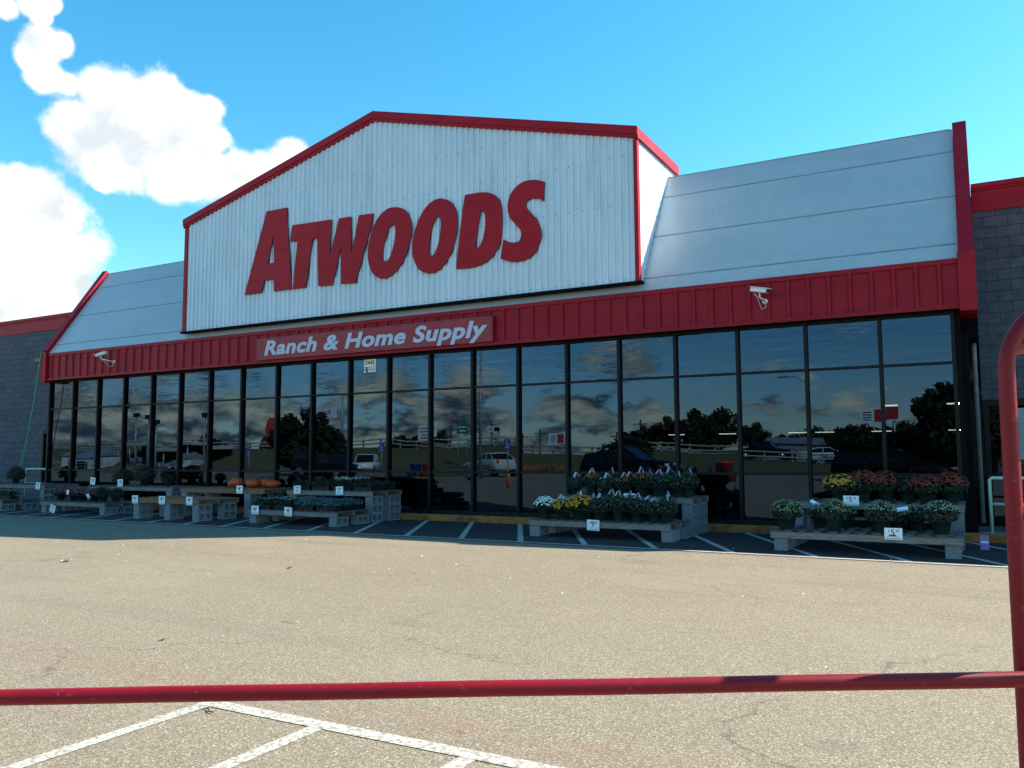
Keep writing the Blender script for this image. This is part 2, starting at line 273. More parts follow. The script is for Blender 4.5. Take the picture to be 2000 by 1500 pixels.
# ------------------------------------------------------------------ mesh helpers
class MB:
    def __init__(s): s.v = []; s.f = []; s.mi = []; s.sm = []; s.cur = 0; s.smooth = False
    def add(s, vs, fs):
        o = len(s.v); s.v += [tuple(p) for p in vs]
        for f in fs: s.f.append(tuple(i + o for i in f)); s.mi.append(s.cur); s.sm.append(s.smooth)
        return s
    def box(s, x0, x1, y0, y1, z0, z1, bev=0.0):
        if bev > 0:
            b = bev; vs = []; 
            for z, i in ((z0, b), (z0 + b, 0), (z1 - b, 0), (z1, b)):
                vs += [(x0 + i, y0 + i, z), (x1 - i, y0 + i, z), (x1 - i, y1 - i, z), (x0 + i, y1 - i, z)]
            fs = [(3, 2, 1, 0), (12, 13, 14, 15)]
            for k in range(3):
                for j in range(4): a = k * 4 + j; c = k * 4 + (j + 1) % 4; fs.append((a, c, c + 4, a + 4))
            return s.add(vs, fs)
        vs = [(x0, y0, z0), (x1, y0, z0), (x1, y1, z0), (x0, y1, z0), (x0, y0, z1), (x1, y0, z1), (x1, y1, z1), (x0, y1, z1)]
        return s.add(vs, [(3, 2, 1, 0), (4, 5, 6, 7), (0, 1, 5, 4), (1, 2, 6, 5), (2, 3, 7, 6), (3, 0, 4, 7)])
    def hexa(s, bot, top):      # two quads
        return s.add(list(bot) + list(top), [(3, 2, 1, 0), (4, 5, 6, 7), (0, 1, 5, 4), (1, 2, 6, 5), (2, 3, 7, 6), (3, 0, 4, 7)])
    def quad(s, a, b, c, d): return s.add([a, b, c, d], [(0, 1, 2, 3)])
    def tube(s, pts, r, seg=10, caps=True):
        pts = [Vector(p) for p in pts]; n = len(pts); rr = r if isinstance(r, (list, tuple)) else [r] * n
        vs = []; up = None
        for i, p in enumerate(pts):
            t = (pts[min(i + 1, n - 1)] - pts[max(i - 1, 0)]).normalized()
            if up is None: up = Vector((0, 0, 1)) if abs(t.z) < 0.9 else Vector((1, 0, 0))
            a = t.cross(up)
            if a.length < 1e-4: a = t.orthogonal()
            a.normalize(); b = t.cross(a).normalized(); up = -b if (-b).dot(up) > 0 else b
            a = t.cross(up).normalized(); b = up
            for k in range(seg):
                w = 2 * PI * k / seg; vs.append(p + a * math.cos(w) * rr[i] + b * math.sin(w) * rr[i])
        fs = []
        for i in range(n - 1):
            for k in range(seg): fs.append((i * seg + k, i * seg + (k + 1) % seg, (i + 1) * seg + (k + 1) % seg, (i + 1) * seg + k))
        if caps: fs.append(tuple(range(seg))[::-1]); fs.append(tuple((n - 1) * seg + k for k in range(seg)))
        sm = s.smooth; s.smooth = True; s.add(vs, fs); s.smooth = sm
        return s
    def lathe(s, prof, seg=16, c=(0, 0, 0)):
        vs = []
        for r, z in prof:
            for k in range(seg): w = 2 * PI * k / seg; vs.append((c[0] + r * math.cos(w), c[1] + r * math.sin(w), c[2] + z))
        fs = []
        for i in range(len(prof) - 1):
            for k in range(seg): fs.append((i * seg + k, i * seg + (k + 1) % seg, (i + 1) * seg + (k + 1) % seg, (i + 1) * seg + k))
        sm = s.smooth; s.smooth = True; s.add(vs, fs); s.smooth = sm; return s
    def build(s, name, mat, parent=None, loc=None, recalc=True):
        me = bpy.data.meshes.new(name); me.from_pydata(s.v, [], s.f)
        mats = mat if isinstance(mat, (list, tuple)) else [mat]
        for x in mats: me.materials.append(x)
        me.polygons.foreach_set('material_index', s.mi); me.polygons.foreach_set('use_smooth', s.sm)
        if recalc and len(s.f) < 30000:
            import bmesh
            b = bmesh.new(); b.from_mesh(me); bmesh.ops.recalc_face_normals(b, faces=b.faces); b.to_mesh(me); b.free()
        me.update()
        o = bpy.data.objects.new(name, me); COL.objects.link(o)
        if parent is not None: o.parent = parent
        if loc is not None: o.location = loc
        return o
def tag(o, label, cat, group=None, kind=None):
    o['label'] = label; o['category'] = cat
    if group: o['group'] = group
    if kind: o['kind'] = kind
    return o
def thing(name, label, cat, loc=(0, 0, 0), rz=0, group=None):
    o = bpy.data.objects.new(name, None); COL.objects.link(o); o.empty_display_size = 0.1
    o.location = loc; o.rotation_euler = (0, 0, rz); return tag(o, label, cat, group)
def struct(o): o['kind'] = 'structure'; return o
def copy_tree(o, parent=None, loc=None, rz=None, label=None, scale=None):
    c = o.copy(); COL.objects.link(c); c.parent = parent
    if parent is not None: c.matrix_parent_inverse = o.matrix_parent_inverse.copy()
    if loc is not None: c.location = loc
    if rz is not None: c.rotation_euler = (0, 0, rz)
    if scale is not None: c.scale = scale
    if label: c['label'] = label
    for ch in list(o.children):
        if ch.name in ORIG: copy_tree(ch, c)
    return c
ORIG = set()
def mark(o):
    ORIG.add(o.name)
    for ch in o.children: mark(ch)
def poly_prism(mb, outer, inner, y0, y1, side_mi=1):
    """letter face in the xz plane, extruded from y0 (front) to y1 (back); inner = one optional hole"""
    import mathutils.geometry as g
    loops = [[Vector((x, z, 0)) for x, z in outer]]
    if inner: loops.append([Vector((x, z, 0)) for x, z in inner])
    tris = g.tessellate_polygon(loops)
    flat = [p for l in loops for p in l]
    mb.cur = 0; mb.add([(p.x, y0, p.y) for p in flat], tris)
    mb.cur = side_mi; mb.add([(p.x, y1, p.y) for p in flat], tris)
    o = 0
    for l in loops:
        n = len(l); vs = [(p.x, y0, p.y) for p in l] + [(p.x, y1, p.y) for p in l]
        mb.add(vs, [(i, (i + 1) % n, n + (i + 1) % n, n + i) for i in range(n)])
    mb.cur = 0
_txt = {}
def text_mesh(s, size, extrude=0.002, shear=0.0, offset=0.0, spacing=1.0):
    key = (s, size, extrude, shear, offset, spacing)
    if key in _txt: return _txt[key]
    cu = bpy.data.curves.new('txt', 'FONT'); cu.body = s; cu.size = size; cu.extrude = extrude; cu.shear = shear; cu.offset = offset; cu.space_character = spacing
    cu.align_x = 'CENTER'; cu.align_y = 'CENTER'; cu.resolution_u = 4
    ob = bpy.data.objects.new('txt', cu); COL.objects.link(ob); bpy.context.view_layer.update()
    me = bpy.data.meshes.new_from_object(ob.evaluated_get(bpy.context.evaluated_depsgraph_get()))
    COL.objects.unlink(ob); bpy.data.objects.remove(ob); bpy.data.curves.remove(cu)
    _txt[key] = me; return me
def text(name, s, size, mat, parent, loc, rot=(PI / 2, 0, 0), **k):
    me = text_mesh(s, size, **k).copy(); me.materials.clear(); me.materials.append(mat)
    o = bpy.data.objects.new(name, me); COL.objects.link(o); o.parent = parent; o.location = loc; o.rotation_euler = rot; return o
# ------------------------------------------------------------------ ground and terrain
def crest(x):
    pts = [(-200, 2.0), (-90, 2.4), (-60, 2.6), (-40, 2.5), (-32, 2.75), (-26, 2.2), (-15, 2.1), (-5, 1.8), (5, 1.2), (15, 0.9), (25, 0.6), (60, 0.5), (200, 0.5)]
    for (a, b), (c_, d) in zip(pts, pts[1:]):
        if a <= x <= c_: return b + (d - b) * (x - a) / (c_ - a)
    return 0.5
def sst(a, b, x):
    t = max(0, min(1, (x - a) / (b - a))); return t * t * (3 - 2 * t)
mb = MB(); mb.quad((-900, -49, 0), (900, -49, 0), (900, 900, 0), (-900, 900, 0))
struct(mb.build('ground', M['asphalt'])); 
mb = MB(); xs_ = [-900, -500, -300, -200] + [-150 + 5 * i for i in range(61)] + [200, 300, 500, 900]
ys_ = [-48.5, -49, -50, -52, -54, -56, -58, -60, -63, -66, -70, -80, -100, -150, -250, -500, -900]
vs = [(x, y, (-0.02 if y == -48.5 else 0.02 + crest(x) * sst(-50, -59, y) * (1 - 0.35 * sst(-68, -120, y)) + (0.06 * math.sin(x * 1.7 + y) if -58 < y < -50 else 0))) for y in ys_ for x in xs_]
nx = len(xs_); mb.smooth = True
mb.add(vs, [(j * nx + i, (j + 1) * nx + i, (j + 1) * nx + i + 1, j * nx + i + 1) for j in range(len(ys_) - 1) for i in range(nx - 1)])
struct(mb.build('grass_embankment', M['grass']))
# highway along the crest
mb = MB()
rp = [(x, -64.5, 0.06 + crest(x) * (1 - 0.0)) for x in range(-150, 151, 5)]
for (a, b) in zip(rp, rp[1:]): mb.quad((a[0], -61.5, a[2] + .02), (b[0], -61.5, b[2] + .02), (b[0], -67.5, b[2] + .02), (a[0], -67.5, a[2] + .02))
struct(mb.build('highway', M['concrete']))
# parking markings
mb = MB(); Z = 0.004
def strip(x0, y0, x1, y1, w):
    d = Vector((x1 - x0, y1 - y0)).normalized(); n = Vector((-d.y, d.x)) * w / 2
    mb.quad((x0 + n.x, y0 + n.y, Z), (x0 - n.x, y0 - n.y, Z), (x1 - n.x, y1 - n.y, Z), (x1 + n.x, y1 + n.y, Z))
mb.quad((-4, -3.66, Z), (34, -3.66, Z), (34, -3.55, Z), (-4, -3.55, Z))
Z = 0.005
xo = -1.4
while xo < 33:
    strip(xo, -3.545, xo - 1.75, -0.33, 0.10); xo += 1.2
Z = 0.004
mb.quad((21.74, -12.66, Z), (34, -12.66, Z), (34, -12.55, Z), (21.74, -12.55, Z))
for i, xx in enumerate((21.80, 22.67, 23.63, 24.42, 25.3, 26.2)): mb.quad((xx - .048, -17.8, Z), (xx + .048, -17.8, Z), (xx + .048, -12.664, Z), (xx - .048, -12.664, Z))
for i in range(13): mb.quad((-30 + i * 2.75, -17.8, Z), (-29.9 + i * 2.75, -17.8, Z), (-29.9 + i * 2.75, -12.664, Z), (-30 + i * 2.75, -12.664, Z))
struct(mb.build('parking_markings', M['line']))
# kerb and sidewalk
mb = MB(); mb.box(-0.6, 40, -0.30, -0.02, -0.05, 0.135, 0.015); struct(mb.build('kerb', M['yellow_kerb']))
mb = MB(); mb.box(-40, -0.05, -0.30, 1.5, -0.05, 0.14); mb.box(25.86, 60, -0.017, 1.5, -0.05, 0.14); struct(mb.build('sidewalk', M['concrete']))
# ------------------------------------------------------------------ the shop building
B = thing('store_building', 'long grey and red retail store with gabled white sign front and tinted window wall', 'store')
MX = [-0.05, 1.17, 2.387, 3.62, 4.866, 6.075, 7.288, 8.53, 9.819, 11.043, 12.279, 13.486, 14.706, 15.882, 17.068, 18.262, 19.461, 20.671, 21.918, 23.185, 24.459, 25.62]
ZB, ZR, ZT, ZH = 0.14, 1.10, 3.03, 3.93
for i in range(21):
    x0, x1 = MX[i], MX[i + 1]
    f = MB()
    f.box(x0 - 0.031, x0 + 0.031, -0.085, 0.05, 0.138, ZH + .02)
    if i == 20: f.box(x1 - 0.031, x1 + 0.031, -0.085, 0.05, 0.138, ZH + .02)
    a, b = x0 + 0.032, x1 - 0.032
    f.box(a, b, -0.05, 0.03, ZT - 0.022, ZT + 0.022); f.box(a, b, -0.055, 0.03, ZR - 0.025, ZR + 0.025)
    f.box(a, b, -0.055, 0.03, ZH - 0.06, ZH + .018); f.box(a, b, -0.06, 0.03, 0.138, 0.22)
    w = f.build('window', M['mullion'], B)
    for (z0, z1, gm) in ((0.22, ZR - 0.026, 'glass'), (ZR + 0.026, ZT - 0.023, 'glass'), (ZT + 0.023, ZH - 0.061, 'glass_up')):
        g = MB(); 
        tx, tz = random.uniform(-0.0022, 0.0022), random.uniform(-0.0022, 0.0022)
        ww, hh_ = (b - a), (z1 - z0)
        g.add([(a, -0.004 - tx * ww - tz * hh_, z0), (b, -0.004 + tx * ww - tz * hh_, z0), (b, -0.004 + tx * ww + tz * hh_, z1), (a, -0.004 - tx * ww + tz * hh_, z1)], [(0, 1, 2, 3)])
        g.build('glass_pane', M[gm], w, recalc=False)
# address plate on the glass
pl = MB(); pl.box(12.70, 13.07, -0.014, -0.008, 3.675, 3.86); pl = pl.build('address_plate', M['paper'], B)
text('lettering', '2445', 0.155, M['ink'], pl, (12.885, -0.0165, 3.768), extrude=0.001, offset=0.001)
pl2 = MB()
for (a, b) in ((12.70, 12.765), (12.83, 13.07)): pl2.box(a, b, -0.014, -0.008, 3.545, 3.655)
pl2 = pl2.build('address_plate', M['paper'], B)
text('lettering', 'N', 0.105, M['ink'], pl2, (12.733, -0.0165, 3.60), extrude=0.001); text('lettering', 'MAIN', 0.09, M['ink'], pl2, (12.95, -0.0165, 3.60), extrude=0.001)
# fascia
YF = -0.366
f = MB(); f.box(0.22, 25.74, YF + 0.045, 0.06, 3.95, 4.775); f.box(0.22, 25.74, YF, YF + 0.044, 4.69, 4.778); f.box(0.22, 25.74, YF, YF + 0.044, 3.915, 3.985)
xr = 0.40
while xr < 25.7:
    f.hexa([(xr - .045, YF + .044, 3.986), (xr - .028, YF + .004, 3.986), (xr + .028, YF + .004, 3.986), (xr + .045, YF + .044, 3.986)], [(xr - .045, YF + .044, 4.689), (xr - .028, YF + .004, 4.689), (xr + .028, YF + .004, 4.689), (xr + .045, YF + .044, 4.689)]); xr += 0.358
f.build('fascia', M['red_fascia'], B)
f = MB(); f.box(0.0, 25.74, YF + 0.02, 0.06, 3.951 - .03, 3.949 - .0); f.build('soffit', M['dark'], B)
# end posts of the fascia
for (xa, xb, za, zb) in ((-0.08, 0.215, 3.87, 4.82), (25.745, 26.01, 3.855, 4.87)):
    f = MB(); f.box(xa, xb, YF - 0.05, 0.6, za, zb, 0.008); f.build('fascia_end', M['red'], B)
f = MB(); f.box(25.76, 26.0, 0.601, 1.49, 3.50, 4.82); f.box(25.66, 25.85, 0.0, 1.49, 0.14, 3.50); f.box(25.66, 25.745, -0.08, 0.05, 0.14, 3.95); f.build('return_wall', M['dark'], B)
f = MB(); f.box(-0.3, -0.09, 0.61, 1.49, 0.14, 4.8); f.build('return_wall', M['block'], B)
# sloping panels
SY0, SZ0, SY1, SZ1 = YF + 0.03, 4.779, 1.635, 7.73
def sp_(t, off=0.0):
    l = math.hypot(SY1 - SY0, SZ1 - SZ0); ny, nz_ = -(SZ1 - SZ0) / l, (SY1 - SY0) / l
    return (SY0 + (SY1 - SY0) * t + ny * off, SZ0 + (SZ1 - SZ0) * t + nz_ * off)
f = MB()
for t0, t1 in ((0, .098), (.102, .448), (.452, .806), (.810, 1.0)):
    a, b = sp_(t0), sp_(t1); a2, b2 = sp_(t0, -.04), sp_(t1, -.04)
    f.add([(0.24, *a), (25.762, *a), (25.762, *b), (0.24, *b), (0.24, *a2), (25.762, *a2), (25.762, *b2), (0.24, *b2)], [(0, 1, 2, 3), (7, 6, 5, 4), (0, 4, 5, 1), (3, 2, 6, 7), (0, 3, 7, 4), (1, 5, 6, 2)])
f.build('roof_panel', M['panel'], B)
f = MB()
for t in (.1, .45, .808):
    a, b = sp_(t - .0045, .003), sp_(t + .0045, .003); a2, b2 = sp_(t - .0045, -.03), sp_(t + .0045, -.03)
    f.hexa([(0.25, *a2), (25.758, *a2), (25.758, *a), (0.25, *a)], [(0.25, *b2), (25.758, *b2), (25.758, *b), (0.25, *b)])
a = sp_(1.0, 0.012); f.box(0.24, 25.72, a[0], a[0] + .35, a[1] - .01, a[1] + .006)
f.build('roof_seam', M['seam'], B)
for (xa, xb) in ((0.0, 0.235), (25.765, 26.0)):
    f = MB(); a, b = sp_(0.01, .11), sp_(1.015, .11); a2, b2 = sp_(0.03, -.35), sp_(1.0, -.35)
    f.hexa([(xa, *a2), (xb, *a2), (xb, *a), (xa, *a)], [(xa, *b2), (xb, *b2), (xb, *b), (xa, *b)]); f.build('roof_trim', M['red'], B)
f = MB(); f.add([(26.002, SY0, 4.8), (26.002, 4, 4.8), (26.002, 4, 7.6), (26.002, 1.7, 7.6)], [(0, 1, 2, 3)]); f.add([(-0.002, SY0 + .1, 4.8), (-0.002, 4, 4.8), (-0.002, 4, 7.6), (-0.002, 1.75, 7.6)], [(0, 1, 2, 3)]); f.box(0, 26, 2.0, 4, 7.5, 7.69); f.box(0.0, 26.0, 3.9, 4.0, 4.5, 7.5); f.build('roof_back', M['red'], B)
# gable sign front
GX0, GX1, GXC, GY = 6.62, 20.05, 13.28, -0.40
GZ0, GZE, GZP = 4.98, 7.98, 9.72
def gz(x): return GZE + (GZP - GZE) * (1 - abs(x - GXC) / (GXC - GX0)) if x < GXC else GZE + (GZP - GZE) * (1 - (x - GXC) / (GX1 - GXC))
G = MB(); pitch = 0.1555; x = GX0 + 0.05; pr = []
while x + pitch < GX1 - 0.02:
    pr += [(x, 0), (x + pitch * .50, 0), (x + pitch * .62, -.034), (x + pitch * .90, -.034)]; x += pitch
pr += [(x, 0), (GX1 - .02, 0)]
for (xa, ya), (xb, yb) in zip(pr, pr[1:]): G.quad((xa, GY + ya, GZ0), (xb, GY + yb, GZ0), (xb, GY + yb, gz(xb)), (xa, GY + ya, gz(xa)))
G.cur = 1
for zrow in (5.06, 6.62, 7.62, 8.45):
    kx = GX0 + 0.09; n_ = 0
    while kx < GX1 - .1:
        if zrow < gz(kx) - .25:
            G.box(kx - .009, kx + .009, GY - .007, GY - .001, zrow - .009, zrow + .009)
            if n_ % 3 == 0: G.box(kx + .046, kx + .064, GY - .007, GY - .001, zrow + .001, zrow + .019)
        kx += pitch * 2; n_ += 1
G.cur = 0
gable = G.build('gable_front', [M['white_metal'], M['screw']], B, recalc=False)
# side walls of the gable box, corrugated, with the return running back level
for gx, sgn in ((GX1, 1), (GX0, -1)):
    f = MB(); y = GY + .02
    yy = [GY + .02]; pr = []
    while y < 2.2:
        pr += [(y, 0), (y + pitch * .52, 0), (y + pitch * .60, .010 * sgn), (y + pitch * .90, .010 * sgn)]; y += pitch
    for (ya, xa), (yb, xb) in zip(pr, pr[1:]): f.quad((gx + xa, ya, GZ0), (gx + xb, yb, GZ0), (gx + xb, yb, GZE + .05), (gx + xa, ya, GZE + .05))
    f.build('gable_side', M['white_metal'], B, recalc=False)
tr = MB()
def rake(xa, za, xb, zb):
    h0, h1 = -0.02, 0.22
    tr.hexa([(xa, GY - .075, za + h0), (xb, GY - .075, zb + h0), (xb, GY + .02, zb + h0), (xa, GY + .02, za + h0)], [(xa, GY - .075, za + h1), (xb, GY - .075, zb + h1), (xb, GY + .02, zb + h1), (xa, GY + .02, za + h1)])
    tr.hexa([(xa, GY - .10, za + .05), (xb, GY - .10, zb + .05), (xb, GY - .076, zb + .05), (xa, GY - .076, za + .05)], [(xa, GY - .10, za + h1 + .004), (xb, GY - .10, zb + h1 + .004), (xb, GY - .076, zb + h1 + .004), (xa, GY - .076, za + h1 + .004)])
rake(GX0 - .10, GZE - .02, GXC, GZP); rake(GXC, GZP, GX1 + .07, GZE - .02)
tr.box(GX1 + .025, GX1 + .07, GY + .021, 2.26, GZE - .02, GZE + .20); tr.box(GX0 - .08, GX0 - .03, GY + .021, 2.26, GZE - .02, GZE + .20)
tr.box(GX0 - .07, GX0 + .05, GY - .04, GY + .025, GZ0, GZE - .04); tr.box(GX1 - .05, GX1 + .035, GY - .04, GY + .09, GZ0, GZE - .04)
tr.build('trim', M['red'], gable)
f = MB(); f.box(GX0 - .12, GX1 + .09, GY - .07, GY + .12, GZ0 - .05, GZ0 - .002); f.build('bottom_flashing', M['dark'], gable)
# gable roof
f = MB()
for (xa, za, xb, zb) in ((GX0 - .1, GZE + .19, GXC, GZP + .21), (GXC, GZP + .21, GX1 + .07, GZE + .19)):
    f.quad((xa, GY, za), (xb, GY, zb), (xb, 2.26, zb), (xa, 2.26, za))
f.add([(GX0, 2.26, 7.5), (GX1, 2.26, 7.5), (GX1, 2.26, GZE + .18), (GXC, 2.26, GZP + .2), (GX0, 2.26, GZE + .18)], [(0, 1, 2, 3, 4)])
f.build('gable_roof', M['white_metal'], B)
# big red letters
LT = [
('A',[(9.746,7.951),(10.46,7.944),(10.487,7.697),(10.561,6.895),(10.637,6.213),(10.668,5.768),(10.066,5.775),(10.042,6.087),(9.707,6.096),(9.614,5.776),(9.002,5.784)],[(10.018,7.307),(10.045,6.529),(9.817,6.533)]),
('T',[(10.666,7.445),(11.583,7.419),(11.523,6.992),(11.36,6.987),(11.166,5.756),(10.721,5.764),(10.853,7.003),(10.602,7.025)],None),
('W',[(11.587,7.419),(11.973,7.409),(11.948,6.478),(12.228,7.398),(12.599,7.394),(12.641,6.446),(12.861,7.386),(13.31,7.368),(13.249,7.08),(12.778,5.706),(12.327,5.728),(12.303,6.672),(12.045,5.73),(11.584,5.752),(11.527,6.992)],None),
('O',[(14.004,7.422),(14.206,7.358),(14.349,7.223),(14.45,6.996),(14.46,6.736),(14.397,6.463),(14.272,6.151),(14.103,5.936),(13.889,5.772),(13.673,5.706),(13.482,5.746),(13.318,5.859),(13.197,6.065),(13.149,6.311),(13.16,6.575),(13.232,6.856),(13.348,7.105),(13.509,7.299),(13.713,7.413),(13.859,7.434)],[(13.892,7.016),(13.965,6.97),(13.986,6.825),(13.954,6.592),(13.884,6.34),(13.784,6.162),(13.683,6.12),(13.609,6.172),(13.593,6.329),(13.649,6.608),(13.734,6.811),(13.805,6.969)]),
('O',[(15.318,7.425),(15.506,7.354),(15.627,7.238),(15.707,7.089),(15.733,6.857),(15.707,6.497),(15.628,6.212),(15.482,5.958),(15.296,5.775),(15.107,5.694),(14.916,5.699),(14.723,5.772),(14.583,5.927),(14.498,6.146),(14.473,6.383),(14.494,6.614),(14.577,6.86),(14.715,7.121),(14.88,7.307),(15.073,7.417),(15.209,7.437)],[(15.211,7.007),(15.278,6.958),(15.292,6.806),(15.266,6.58),(15.199,6.313),(15.105,6.13),(15.01,6.102),(14.955,6.16),(14.954,6.391),(14.994,6.617),(15.048,6.817),(15.129,6.991)]),
('D',[(15.944,7.406),(16.32,7.406),(16.525,7.38),(16.702,7.307),(16.827,7.187),(16.901,7.02),(16.925,6.773),(16.911,6.422),(16.873,6.186),(16.772,6.001),(16.596,5.824),(16.368,5.729),(16.086,5.695),(15.708,5.716),(15.773,6.33),(15.878,7.041)],[(16.345,6.971),(16.422,6.955),(16.485,6.86),(16.485,6.637),(16.446,6.42),(16.382,6.228),(16.305,6.137),(16.228,6.125),(16.267,6.444),(16.314,6.751)]),
('S',[(17.982,7.372),(17.943,6.957),(17.849,7.021),(17.706,7.055),(17.574,7.043),(17.519,6.969),(17.525,6.87),(17.632,6.734),(17.774,6.595),(17.855,6.421),(17.889,6.245),(17.864,6.077),(17.768,5.875),(17.648,5.762),(17.457,5.699),(17.239,5.697),(17.044,5.737),(16.871,5.817),(16.947,6.242),(17.07,6.164),(17.217,6.123),(17.339,6.146),(17.388,6.227),(17.401,6.333),(17.353,6.427),(17.244,6.551),(17.122,6.689),(17.062,6.841),(17.055,7.041),(17.125,7.228),(17.224,7.344),(17.372,7.441),(17.542,7.478),(17.734,7.463),(17.876,7.422)],None)]
def smooth_loop(P, it):
    for _ in range(it):
        Q = []
        n = len(P)
        for i in range(n):
            a, b, c_ = P[i - 1], P[i], P[(i + 1) % n]
            v1 = Vector((b[0] - a[0], b[1] - a[1])); v2 = Vector((c_[0] - b[0], c_[1] - b[1]))
            if v1.angle(v2) > 0.75: Q.append(b)
            else: Q += [(b[0] - v1.x * .25, b[1] - v1.y * .25), (b[0] + v2.x * .25, b[1] + v2.y * .25)]
        P = Q
    return P
for ch_, o_, i_ in LT:
    f = MB(); r_ = ch_ in 'ODS'
    if r_: o_ = smooth_loop(o_, 2); i_ = smooth_loop(i_, 2) if i_ else None
    poly_prism(f, o_, i_, -0.475, -0.425); f.build('letter', [M['letter'], M['letter_side']], gable)
# supply board
f = MB(); f.box(9.46, 16.64, YF - .075, YF - .002, 3.985, 4.575, .008)
for i in range(17):
    for z_ in (4.55, 4.008): f.cur = 1; f.box(9.75 + i * .415, 9.95 + i * .415, YF - .0765, YF - .0755, z_ - .006, z_ + .006)
sb = f.build('sign_board', [M['sign_face'], M['screw']], B)
me_ = text_mesh('Ranch & Home Supply', 0.5, extrude=0.004, shear=0.22, offset=0.017, spacing=1.06)
lt = text('lettering', 'Ranch & Home Supply', 0.5, M['sign_text'], sb, (13.06, YF - .081, 4.275), extrude=0.004, shear=0.22, offset=0.017, spacing=1.06)
lw_ = max(v.co.x for v in lt.data.vertices) - min(v.co.x for v in lt.data.vertices); lt.scale = (6.78 / lw_, 1.02, 1)
# wings set back behind the window bay
WY = 1.5
for (xa, xb) in ((-34, -0.31), (26.02, 44)):
    f = MB()
    f.box(xa, xb, WY, WY + .3, 0.138, 6.0); f.build('wing_wall', M['block'], B)
    f = MB(); f.box(xa, xb, WY - .03, WY + .3, 6.001, 6.44); f.box(xa, xb, WY - .09, WY + .4, 6.441, 6.53); f.box(xa, xb, WY - .06, WY - .031, 6.40, 6.441); f.build('coping', M['red'], B)
# shell: roof, interior
f = MB(); f.box(-34, 44, 4.0, 62, 6.2, 6.4); f.box(-34, 0, WY + .31, 4.0, 6.2, 6.4); f.box(26, 44, WY + .31, 4.0, 6.2, 6.4); f.build('roof', M['concrete'], B)
f = MB(); f.quad((-34, 0.06, 0.142), (44, 0.06, 0.142), (44, 62, 0.142), (-34, 62, 0.142)); f.quad((-34, 62, 0), (44, 62, 0), (44, 62, 6.2), (-34, 62, 6.2)); f.quad((-34, 1.8, 0), (-34, 62, 0), (-34, 62, 6.2), (-34, 1.8, 6.2)); f.quad((44, 1.8, 0), (44, 62, 0), (44, 62, 6.2), (44, 1.8, 6.2)); f.quad((0, .07, 5.2), (26, .07, 5.2), (26, 62, 5.2), (0, 62, 5.2))
for i in range(7): f.box(2 + 3.6 * i, 3.4 + 3.6 * i, 9, 34, .142, 1.9)
f.build('interior', M['interior'], B)
for y_, xs2 in ((58, (1.3, 6.0, 12.0, 14.2, 18.6, 24.2)), (30, (21.9, 24.8))):
    for x_ in xs2: f = MB(); zl = 3.32 if y_ > 50 else 3.9; f.box(x_, x_ + (1.5 if y_ > 50 else .7), y_, y_ + .12, zl, zl + .07); f.build('ceiling_light', M['strip'], B)
# doors in the wings
for (dx0, dx1, nm) in ((-2.75, -0.9, 'l'), (26.03, 28.3, 'r')):
    f = MB(); y0 = WY - .10
    for a, b in ((dx0, dx0 + .09), ((dx0 + dx1) / 2 - .05, (dx0 + dx1) / 2 + .05), (dx1 - .09, dx1)): f.box(a, b, y0, WY - .002, .141, 2.45)
    f.box(dx0 + .091, (dx0 + dx1) / 2 - .051, y0, WY - .002, 2.33, 2.449); f.box((dx0 + dx1) / 2 + .051, dx1 - .091, y0, WY - .002, 2.33, 2.449)
    f.box(dx0 + .091, (dx0 + dx1) / 2 - .051, y0 + .02, WY - .002, 1.02, 1.09); f.box((dx0 + dx1) / 2 + .051, dx1 - .091, y0 + .02, WY - .002, 1.02, 1.09)
    d = f.build('door', M['mullion'], B)
    for a, b in ((dx0 + .09, (dx0 + dx1) / 2 - .05), ((dx0 + dx1) / 2 + .05, dx1 - .09)):
        f = MB(); f.quad((a, WY - .045, .15), (b, WY - .045, .15), (b, WY - .045, 2.34), (a, WY - .045, 2.34)); f.build('glass_pane', M['glass'], d, recalc=False)
    f = MB(); f.quad((dx0, WY - .004, .142), (dx1, WY - .004, .142), (dx1, WY - .004, 2.4), (dx0, WY - .004, 2.4)); f.build('door_backing', M['black'], d, recalc=False)
# notice poster in the right door
f = MB(); f.box(26.35, 26.95, WY - .062, WY - .05, 1.35, 2.28); f.build('poster', simple('pale_teal_poster', (0.22, 0.34, 0.36), .5), B)
f = MB(); f.tube([(25.93, 1.36, .2), (25.93, 1.36, 3.3), (25.93, 1.3, 3.5)], .045, 12); f.build('downspout', M['pipe'], B)
